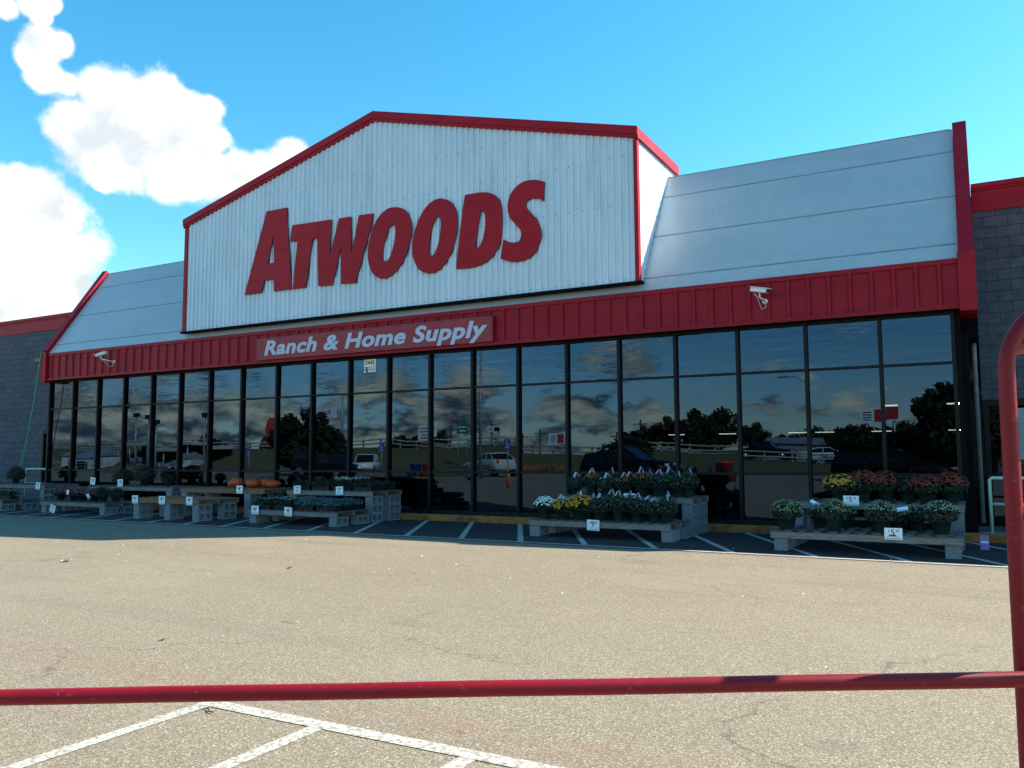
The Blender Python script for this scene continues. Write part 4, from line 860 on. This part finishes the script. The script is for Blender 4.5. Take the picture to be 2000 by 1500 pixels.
for _ in range(420):
    x, y = random.uniform(2, 32), random.uniform(-14, -.5)
    s = random.uniform(.004, .014) if y < -9 else random.uniform(.008, .028); w = random.uniform(0, 6.28); a = (math.cos(w) * s, math.sin(w) * s)
    f.cur = random.choice((0, 0, 1)); f.add([(x - a[0], y - a[1], .006), (x + a[1] * .5, y - a[0] * .5, .008), (x + a[0], y + a[1], .006 + s * .3), (x - a[1] * .4, y + a[0] * .4, .009)], [(0, 1, 2, 3)])
o = f.build('debris_flecks', [M['paper'], M['dead_leaf']], recalc=False); tag(o, 'tiny pale and dark flecks strewn over the asphalt', 'debris', None, 'stuff')
# ------------------------------------------------------------------ what stands behind the photographer (mirrored in the glass)
# roadside rail fence
t = thing('rail_fence', 'pale two rail fence running along the top of the grass embankment', 'fence', (0, 0, 0))
f = MB(); x = -110
while x < 60:
    z = crest(x); f.box(x - .07, x + .07, -60.07, -59.93, z - .1, z + 1.0); x += 2.4
f.build('posts', M['rail_wood'], t)
for dz in (.42, .85):
    f = MB(); f.tube([(x_, -59.88, crest(x_) + dz + .03 * math.sin(x_ * .9)) for x_ in range(-110, 61, 2)], .085, 6); f.build('rail', M['rail_wood'], t)
# trees
def tree_mesh(h, r, n, seed, trunk=.3):
    rnd = random.Random(seed); f = MB(); cl = []
    for _ in range(26):
        while True:
            p = Vector((rnd.uniform(-1, 1), rnd.uniform(-1, 1), rnd.uniform(-1, 1)))
            if p.length < 1: break
        cl.append((Vector((p.x * r, p.y * r, h * .55 + p.z * h * .42)), r * rnd.uniform(.20, .42)))
    for _ in range(n):
        c_, cr_ = rnd.choice(cl); d = Vector((rnd.gauss(0, 1), rnd.gauss(0, 1), rnd.gauss(0, 1))).normalized(); q = c_ + d * cr_ * rnd.uniform(.5, 1.05)
        nn = Vector((rnd.gauss(0, 1), rnd.gauss(0, 1), rnd.gauss(0, 1))).normalized(); a = nn.orthogonal(); b = nn.cross(a); s = rnd.uniform(.08, .2) * (r / 2.5) ** .4
        f.add([q - a * s, q - b * s * .7, q + a * s, q + b * s * .7], [(0, 1, 2, 3)])
    tk = MB(); tk.tube([(0, 0, -.3), (0.05, 0, h * .3), (0, .1, h * .7)], [trunk * h / 10 * 1.2, trunk * h / 10, .04], 8)
    for c_, cr_ in cl[:9]: tk.tube([(0.04, 0, h * .28 + rnd.random() * h * .2), tuple(c_ * .6 + Vector((0, 0, h * .2))), tuple(c_)], [.09 * h / 8, .06 * h / 8, .02], 5)
    return f, tk
TP = {}
for kx, (h, r, n) in {'round': (6, 2.4, 5200), 'wide': (5, 3.4, 6000), 'bush': (2.2, 1.5, 2600)}.items():
    a, b = tree_mesh(h, r, n, hash(kx) % 5 + len(kx)); t = thing('tree', '', 'tree', (0, 0, 0)); a.build('crown', M['foliage'], t, recalc=False); b.build('trunk', M['bark'], t); mark(t); TP[kx] = t
def put_tree(kx, x, y, z, s, label, name='tree', cat='tree', group='trees mirrored in the windows', sz=None):
    p = TP[kx]; sc3 = (s, s, sz or s)
    if p.name not in _used: _used.add(p.name); o = p
    else: o = copy_tree(p, None)
    o.location = (x, y, z); o.rotation_euler = (0, 0, random.uniform(0, 6)); o.scale = sc3; o['label'] = label; o['group'] = group
put_tree('round', -17.2, -30, 0, 1.0, 'broad dark tree mirrored in front of the pole sign', sz=.84)
put_tree('wide', -19.0, -33, 0, .75, 'lower dark tree mirrored just left of the broad one', sz=.7)
put_tree('round', 24.6, -35, 0, .95, 'tall dark tree mirrored at the right end of the windows')
put_tree('round', 26.8, -36, 0, 1.2, 'taller dark tree mirrored behind the right entrance')
put_tree('wide', 21.5, -40, 0, .72, 'low spreading tree mirrored left of the right end tree', sz=.6)
put_tree('bush', -.3, -52, .1, 1.35, 'dark spiky bush mirrored on the grass bank', 'shrub')
for i, (x, s, k_, sz) in enumerate(((-8.0, .62, 'round', .55), (-5.0, .85, 'round', .75), (-1.0, .95, 'wide', 1.0), (4.6, .8, 'round', .78), (8.5, .6, 'wide', .6), (12.5, .75, 'wide', .75), (15.5, .9, 'wide', .8), (19.0, .8, 'wide', .8), (23.0, .7, 'round', .75))):
    put_tree(k_, x, -80, crest(x) * .75, s, f'dark highway tree mirrored beyond the fence, {ord_[i]} from left of the right hand group', sz=sz)
for i, x in enumerate((-44, -40.5, -37, -66, -70, -82)): put_tree('wide', x, -78, crest(x) * .8, .45 + .1 * (i % 2), f'small distant tree mirrored above the bank, {ord_[i]} of the left hand group', sz=.5)
# cars
def car(loc, rz, pm, kind, label, cat):
    t = thing('parked_' + kind, label, cat, loc, rz, 'vehicles mirrored in the windows')
    if kind == 'suv': st = [(-2.4, .45, .95, .86), (-2.35, .32, 1.12, .93), (-1.3, .28, 1.15, .96), (.7, .28, 1.12, .96), (1.9, .3, 1.02, .93), (2.35, .4, .8, .84)]; cab = [(-2.3, 1.1, 1.12, .88), (-2.1, 1.1, 1.75, .74), (.1, 1.1, 1.80, .76), (1.1, 1.1, 1.12, .86)]; wr = .38; hw = .95
    elif kind == 'pickup': st = [(-2.7, .5, .98, .9), (-2.65, .42, 1.05, .96), (-.6, .38, 1.08, .98), (.9, .38, 1.08, .98), (2.2, .42, 1.02, .95), (2.6, .5, .85, .88)]; cab = [(-1.0, 1.05, 1.08, .88), (-.85, 1.05, 1.75, .76), (.5, 1.05, 1.78, .76), (1.2, 1.05, 1.08, .86)]; wr = .40; hw = .97
    else: st = [(-2.4, .42, .85, .84), (-2.35, .28, .98, .9), (-1.4, .24, 1.0, .93), (.7, .24, .98, .93), (1.9, .26, .86, .9), (2.4, .38, .68, .8)]; cab = [(-1.9, .95, .99, .82), (-1.1, .95, 1.42, .66), (.2, .95, 1.46, .68), (1.1, .95, .98, .82)]; wr = .35; hw = .9
    def loft(secs, f):
        vs = []
        for x, z0, z1, w in secs: vs += [(x, -w, z0), (x, -w * 1.0, (z0 + z1) / 2), (x, -w * .94, z1), (x, w * .94, z1), (x, w, (z0 + z1) / 2), (x, w, z0)]
        n = len(secs); f.smooth = True
        f.add(vs, [(i * 6 + j, i * 6 + (j + 1) % 6, (i + 1) * 6 + (j + 1) % 6, (i + 1) * 6 + j) for i in range(n - 1) for j in range(6)] + [(5, 4, 3, 2, 1, 0), tuple((n - 1) * 6 + j for j in range(6))]); f.smooth = False
    f = MB(); loft(st, f); f.build('body', pm, t)
    f = MB(); a, b, c_, d = cab
    lo = [(a[0], -a[3], a[2] - .02), (d[0], -d[3], d[2] - .02), (d[0], d[3], d[2] - .02), (a[0], a[3], a[2] - .02)]; hi = [(b[0], -b[3], b[2] - .03), (c_[0], -c_[3], c_[2] - .03), (c_[0], c_[3], c_[2] - .03), (b[0], b[3], b[2] - .03)]
    f.hexa(lo, hi); f.build('window_glass', M['carglass'], t)
    f = MB(); f.hexa([(b[0] - .03, -b[3] - .02, b[2] - .04), (c_[0] + .03, -c_[3] - .02, c_[2] - .04), (c_[0] + .03, c_[3] + .02, c_[2] - .04), (b[0] - .03, b[3] + .02, b[2] - .04)], [(b[0] + .06, -b[3] + .05, b[2] + .02), (c_[0] - .06, -c_[3] + .05, c_[2] + .02), (c_[0] - .06, c_[3] - .05, c_[2] + .02), (b[0] + .06, b[3] - .05, b[2] + .02)])
    for px0, px1 in ((a[0], b[0]), (d[0], c_[0]), ((a[0] + d[0]) / 2, (b[0] + c_[0]) / 2)):
        for s in (-1, 1): f.tube([(px0, s * (a[3] + .01), a[2] - .02), (px1, s * (b[3] + .015), b[2] - .03)], .04, 6)
    f.build('roof', pm, t)
    for x in (st[0][0] + .95, st[-1][0] - .92):
        for s in (-1, 1):
            f = MB(); f.tube([(x, s * (hw - .20), wr), (x, s * (hw + .015), wr)], wr, 20); w = f.build('tyre', M['tyre'], t)
            f = MB(); f.tube([(x, s * (hw + .016), wr), (x, s * (hw + .03), wr)], wr * .6, 14); f.build('rim', M['chrome'], w)
    for s in (-1, 1):
        f = MB(); f.box(st[-1][0] - .10, st[-1][0] + .012, s * .62 - .15, s * .62 + .15, .62 if kind == 'sedan' else .75, .76 if kind == 'sedan' else .92); f.build('headlight', M['paper'], t)
        f = MB(); f.box(st[0][0] - .012, st[0][0] + .08, s * .70 - .10, s * .70 + .10, .72, .95); f.build('tail_light', M['p_red'], t)
    return t
car((-11.2, -26, 0), math.radians(8), M['p_grey'], 'suv', 'dark grey sport utility vehicle mirrored behind the bedding trays', 'car')
car((-22.3, -44, 0), math.radians(62), M['p_white'], 'pickup', 'white pickup truck mirrored beyond the dark vehicle', 'truck')
car((-4.9, -36, 0), math.radians(215), M['p_cream'], 'sedan', 'pale champagne sedan parked near the accessible parking sign', 'car')
car((10.6, -24, 0), math.radians(3), M['p_black'], 'suv', 'black sport utility vehicle mirrored above the tagged pots', 'car')
car((22.6, -26, 0), math.radians(4), M['p_black'], 'suv', 'black sport utility vehicle mirrored above the rust mums', 'car')
car((9.2, -64, crest(9) + .1), 0, M['p_black'], 'pickup', 'black pickup truck mirrored driving along the highway', 'truck')
car((14.8, -64, crest(14.8) + .1), 0, M['p_white'], 'sedan', 'white sedan mirrored driving along the highway', 'car')
# signs
def post_sign(x, y, w, h, z0, mat, label, cat, txt=None, tm=None, tsize=.3, posts=(0,), z_g=0, border=None, pr=.05):
    t = thing('sign', label, cat, (x, y, z_g))
    for p in posts: f = MB(); f.tube([(p, -.06, -.2), (p, -.06, z0 + h * .8)], pr, 8); f.build('post', M['galv'], t)
    f = MB(); f.box(-w / 2, w / 2, -.03, .03, z0, z0 + h); fc = f.build('panel', mat, t)
    if txt:
        for i, (s, dz, sz) in enumerate(txt): text('lettering', s, sz, tm, fc, (0, .034, z0 + dz), (PI / 2, 0, PI), extrude=.003, offset=.004 * sz)
    return t
wht = M['paper']
BSYM = [('\u267f', .34, .2)]
def access_sign(x, y, z0, label, base=False):
    t = thing('accessible_parking_sign', label, 'sign', (x, y, 0), 0, 'blue accessible parking signs')
    f = MB(); f.tube([(0, -.03, 0), (0, -.03, z0 + .4)], .025, 8); f.build('post', M['galv'], t)
    f = MB(); f.box(-.16, .16, -.008, .008, z0, z0 + .46); p = f.build('panel', M['blue_sign'], t)
    f = MB(); f.tube([(-.02, .012, z0 + .38), (-.02, .014, z0 + .38)], .028, 10); f.tube([(-.02, .013, z0 + .34), (-.02, .013, z0 + .24), (.06, .013, z0 + .24), (.085, .013, z0 + .17)], .012, 6)
    f.tube([(.0 + .06 * math.cos(w), .013, z0 + .20 + .06 * math.sin(w)) for w in [2.0 + i * .4 for i in range(10)]], .010, 6); f.box(-.11, .11, .0085, .012, z0 + .05, z0 + .09); f.build('wheelchair_symbol', wht, p)
    if base: f = MB(); f.lathe([(.0, 0), (.09, 0), (.09, .75), (0, .78)], 12); f.build('bollard', M['orange'], t)
access_sign(7.1, -17, 1.66, 'blue accessible parking sign on a post with orange base, mirrored right of the sedan', True)
access_sign(-3.7, -22, 1.8, 'blue accessible parking sign mirrored between the pickup and the sedan')
access_sign(-14.6, -22, 1.5, 'blue accessible parking sign mirrored above the pumpkins')
t = post_sign(-29.8, -45, 4.4, 1.0, 5.3, M['paper'], 'white roadside pole sign with red store name above the dark tree', 'sign', [('Atwoods', .58, .85)], M['letter'], posts=(0,), pr=.15)
t.rotation_euler = (0, 0, .12)
post_sign(-23.2, -60, 2.6, 1.9, 3.2 - 1.9, wht, 'white marquee sign on red brick base mirrored on the bank', 'sign', [('Weekend', 1.55, .4), ('Special', 1.1, .36), ('All Week', .6, .36)], M['ink'], posts=(-.8, .8), z_g=2.2) if False else None
t = thing('marquee_sign', 'white marquee letter board on a red brick base mirrored beyond the fence', 'sign', (-28.1, -62, 2.1))
f = MB(); f.box(-1.0, 1.0, -.3, .3, 0, 1.3); f.build('base', M['red_brick'], t)
f = MB(); f.box(-1.45, 1.45, -.12, .12, 1.3, 3.1); p = f.build('panel', wht, t)
f = MB()
for i, (zz, ww) in enumerate(((2.75, 1.2), (2.35, 1.25), (1.95, .9), (1.6, 1.1))):
    x = -ww
    while x < ww: l = random.uniform(.06, .14); f.box(x, x + l, .121, .13, zz - .09, zz + .09); x += l + random.choice((.05, .05, .16))
f.build('letter_row', M['ink'], p)
post_sign(-16.4, -51, 1.2, .8, 2.9, M['green_sign'], 'green highway sign on two posts mirrored above the bank', 'sign', [('Exit 1', .52, .26), ('Main St', .22, .22)], wht, posts=(-.4, .4), z_g=.1) if False else None
t = thing('highway_sign', 'green highway guide sign on two grey posts mirrored above the bank', 'sign', (-16.4, -51, 0.1))
for p_ in (-.45, .45): f = MB(); f.tube([(p_, -.06, 0), (p_, -.06, 4.0)], .05, 8); f.build('post', M['galv'], t)
f = MB(); f.box(-.62, .62, -.02, .02, 3.3, 4.15); p = f.build('panel', M['green_sign'], t)
f = MB(); f.box(-.5, -.1, .021, .026, 3.85, 3.97); f.box(-.04, .5, .021, .026, 3.85, 3.97); f.box(-.35, .4, .021, .026, 3.5, 3.62); f.build('legend', wht, p)
def billboard(x, y, z, w, h, label, faces):
    t = thing('billboard', label, 'billboard', (x, y, 0), 0, 'billboards mirrored beyond the highway')
    for p_ in (-w * .3, w * .3): f = MB(); f.tube([(p_, -.1, 0), (p_, -.1, z + h)], .12, 8); f.build('post', M['galv'], t)
    f = MB(); f.box(-w / 2, w / 2, 0, .12, z, z + h); p = f.build('panel', wht, t)
    f = MB(); f.box(w * .02, w / 2 - .1, .121, .14, z + h * .1, z + h * .9); f.build('print', M[faces], p)
    f = MB()
    for q_ in range(4): f.box(-w * .4, -w * .08, .121, .13, z + h * (.2 + .17 * q_), z + h * (.2 + .17 * q_) + h * .07)
    f.build('print', M['ink'], p)
billboard(-25.9, -90, 3.7, 2.3, 1.6, 'small red and white billboard mirrored above the middle of the fence', 'p_red')
billboard(-36.6, -90, 4.4, 2.4, .8, 'low dark billboard mirrored between power poles', 'p_grey')
billboard(19.1, -60, 4.4, 2.1, 1.25, 'tall red and white sign board mirrored near the right end tree', 'p_red')
t = thing('oval_sign', 'red oval roadside sign mirrored left of the dark tree', 'sign', (-51, -60, 2.6))
f = MB(); f.tube([(0, -.1, 0), (0, -.1, 3)], .12, 8); f.build('post', M['galv'], t)
f = MB(); n_ = 24; vs = [(1.0 * math.cos(2 * PI * i / n_), y_, 2.6 + 1.3 * math.sin(2 * PI * i / n_)) for y_ in (0, .15) for i in range(n_)]; f.add(vs, [tuple(range(n_)), tuple(range(n_, 2 * n_))] + [(i, (i + 1) % n_, n_ + (i + 1) % n_, n_ + i) for i in range(n_)]); f.build('panel', M['p_red'], t)
f = MB(); f.box(-1.3, 1.3, 0, .15, .3, 1.2); f.build('lower_panel', M['p_red'], t)
# lamp posts and power poles
def lamp_post(x, y, h, arms, label, flood=False):
    t = thing('street_lamp', label, 'street lamp', (x, y, 0), 0, 'lamp posts mirrored in the windows')
    f = MB(); f.tube([(0, 0, 0), (0, 0, h)], [.11, .06], 8); f.build('pole', M['galv'], t)
    for s in arms:
        f = MB()
        if flood: f.box(s * .35 - .22, s * .35 + .22, -.2, .2, h - .15, h + .2, .04)
        else: f.tube([(0, 0, h - .05), (s * .6, 0, h + .35), (s * 1.3, 0, h + .4)], .035, 6); f.box(s * 1.5 - .3, s * 1.5 + .3, -.12, .12, h + .36, h + .46, .03)
        f.build('lamp_head', M['galv'] if not flood else M['black'], t)
lamp_post(-22.7, -40, 7.6, (-1, 1), 'grey double arm street lamp mirrored right of the dark tree')
lamp_post(-2.3, -30, 8.5, (-1,), 'tall grey single arm street lamp mirrored in the middle windows')
lamp_post(16.9, -40, 6.3, (-1,), 'thin grey street lamp mirrored near the highway sedan')
for i, (x, h) in enumerate(((-36.8, 5.6), (-35.3, 4.8), (-33.8, 4.6), (-27.6, 4.6))): lamp_post(x, -30, h, (0,), f'dark floodlight pole mirrored in the left windows, {ord_[i]} from left', True)
def power_pole(x, y, h, label):
    t = thing('power_pole', label, 'power pole', (x, y, 0), 0, 'wooden power poles mirrored beyond the highway')
    f = MB(); f.tube([(0, 0, 0), (0, 0, h)], .14, 8); f.build('pole', M['bark'], t); f = MB(); f.box(-1.0, 1.0, -.06, .06, h - .7, h - .55); f.build('crossarm', M['bark'], t)
for i, x in enumerate((-58, -46, -40, -34, -31, -18, -14)): power_pole(x, -95, 5.4 + (i * 37 % 5) * .25, f'distant wooden power pole, {ord_[i]} from left beyond the mirrored highway')
# small stuff in the lot: tubs, carts, low buildings
def tub(x, y, mat, label):
    t = thing('plastic_tub', label, 'tub', (x, y, 0), 0, 'plastic tubs mirrored in the lot'); f = MB(); f.lathe([(0, 0), (.45, 0), (.5, .9), (.56, .92), (.5, 1.0), (0, 1.02)], 14); f.build('body', mat, t)
tub(-19.7, -47.5, M['blue_tub'], 'blue plastic tub mirrored in front of the bank'); tub(-18.4, -47.5, M['p_red'], 'dark red plastic tub mirrored beside the blue one'); tub(13.8, -30, M['p_red'], 'bright red plastic tub mirrored right of the bush')
def cart(x, y, rz, mat, label):
    t = thing('shopping_cart', label, 'cart', (x, y, 0), rz, 'carts mirrored in the lot')
    f = MB()
    for i in range(9): f.tube([(-.45 + i * .11, -.28, .45), (-.45 + i * .11, -.28, .95)], .012, 4); f.tube([(-.45 + i * .11, .28, .45), (-.45 + i * .11, .28, .95)], .012, 4)
    for z_ in (.45, .7, .95): f.tube([(-.47, -.28, z_), (.47, -.28, z_), (.47, .28, z_), (-.47, .28, z_), (-.47, -.28, z_)], .014, 4)
    f.build('basket', mat, t); f = MB()
    for sx_ in (-.4, .4):
        for sy_ in (-.24, .24): f.tube([(sx_, sy_, .45), (sx_, sy_, .06)], .015, 5); f.tube([(sx_, sy_ - .02, .06), (sx_, sy_ + .02, .06)], .06, 10)
    f.build('legs', M['galv'], t); f = MB(); f.tube([(-.6, -.26, 1.02), (-.6, .26, 1.02)], .02, 6); f.build('handle', mat, t); mark(t); return t
ct = cart(-7.0, -44, .2, M['orange'], 'orange cart, first from left of the mirrored cart row')
for i in range(1, 8): copy_tree(ct, None, (-7.0 + i * .6, -44 + .1 * (i % 3), 0), .2 + .1 * i, f'orange cart, {ord_[i]} from left of the mirrored cart row')
ct2 = cart(-64, -41, 0, M['galv'], 'grey equipment cart, first from left of the mirrored left row')
for i in range(1, 12): copy_tree(ct2, None, (-64 + i * 1.9, -41 - .8 * (i % 3), 0), .5 * i, f'grey equipment cart, {ord_[i]} from left of the mirrored left row', (1.4, 1.4, 1.2))
for i, (x, y, w, h, mt, l) in enumerate(((-82, -58, 4, 2.0, 'white_wall', 'white low shed with pitched roof mirrored at the far left'), (-74, -52, 6, 1.5, 'white_wall', 'long white storage building mirrored behind the carts'), (-55, -51, 2.6, 1.0, 'white_wall', 'small white trailer box mirrored under the hump'), (10.5, -72, 5, 1.9, 'concrete', 'low grey roadside building mirrored behind the highway pickup'))):
    z_ = crest(x) * .9 if y < -60 else 0
    t = thing('shed', l, 'building', (x, y, z_)); f = MB(); f.box(-w / 2, w / 2, -2, 2, 0, h); f.build('wall', M[mt], t)
    f = MB(); f.add([(-w / 2 - .2, -2.2, h), (w / 2 + .2, -2.2, h), (w / 2 + .2, 2.2, h), (-w / 2 - .2, 2.2, h), (-w / 2 - .2, 0, h + .7), (w / 2 + .2, 0, h + .7)], [(0, 1, 5, 4), (3, 4, 5, 2), (0, 4, 3), (1, 2, 5), (0, 3, 2, 1)]); f.build('roof', M['galv'], t)
    f = MB(); f.box(-w * .2, w * .1, 2.001, 2.03, 0, h * .7); f.build('door', M['p_grey'], t)

t = thing('canopy', 'long dark flat canopy on thin posts mirrored in the left windows', 'canopy', (-59, -53, 0))
f = MB(); f.box(-9, 6, -3, 3, 2.55, 2.95, .03); f.build('roof', M['rail_wood'], t)
f = MB(); f.box(-8.8, 5.8, -2.9, -2.6, 0, 2.54); f.build('back_wall', M['p_grey'], t)
for x_ in (-8.5, -4, 0.5, 5): f = MB(); f.tube([(x_, 2.7, 0), (x_, 2.7, 2.54)], .08, 8); f.build('post', M['galv'], t)
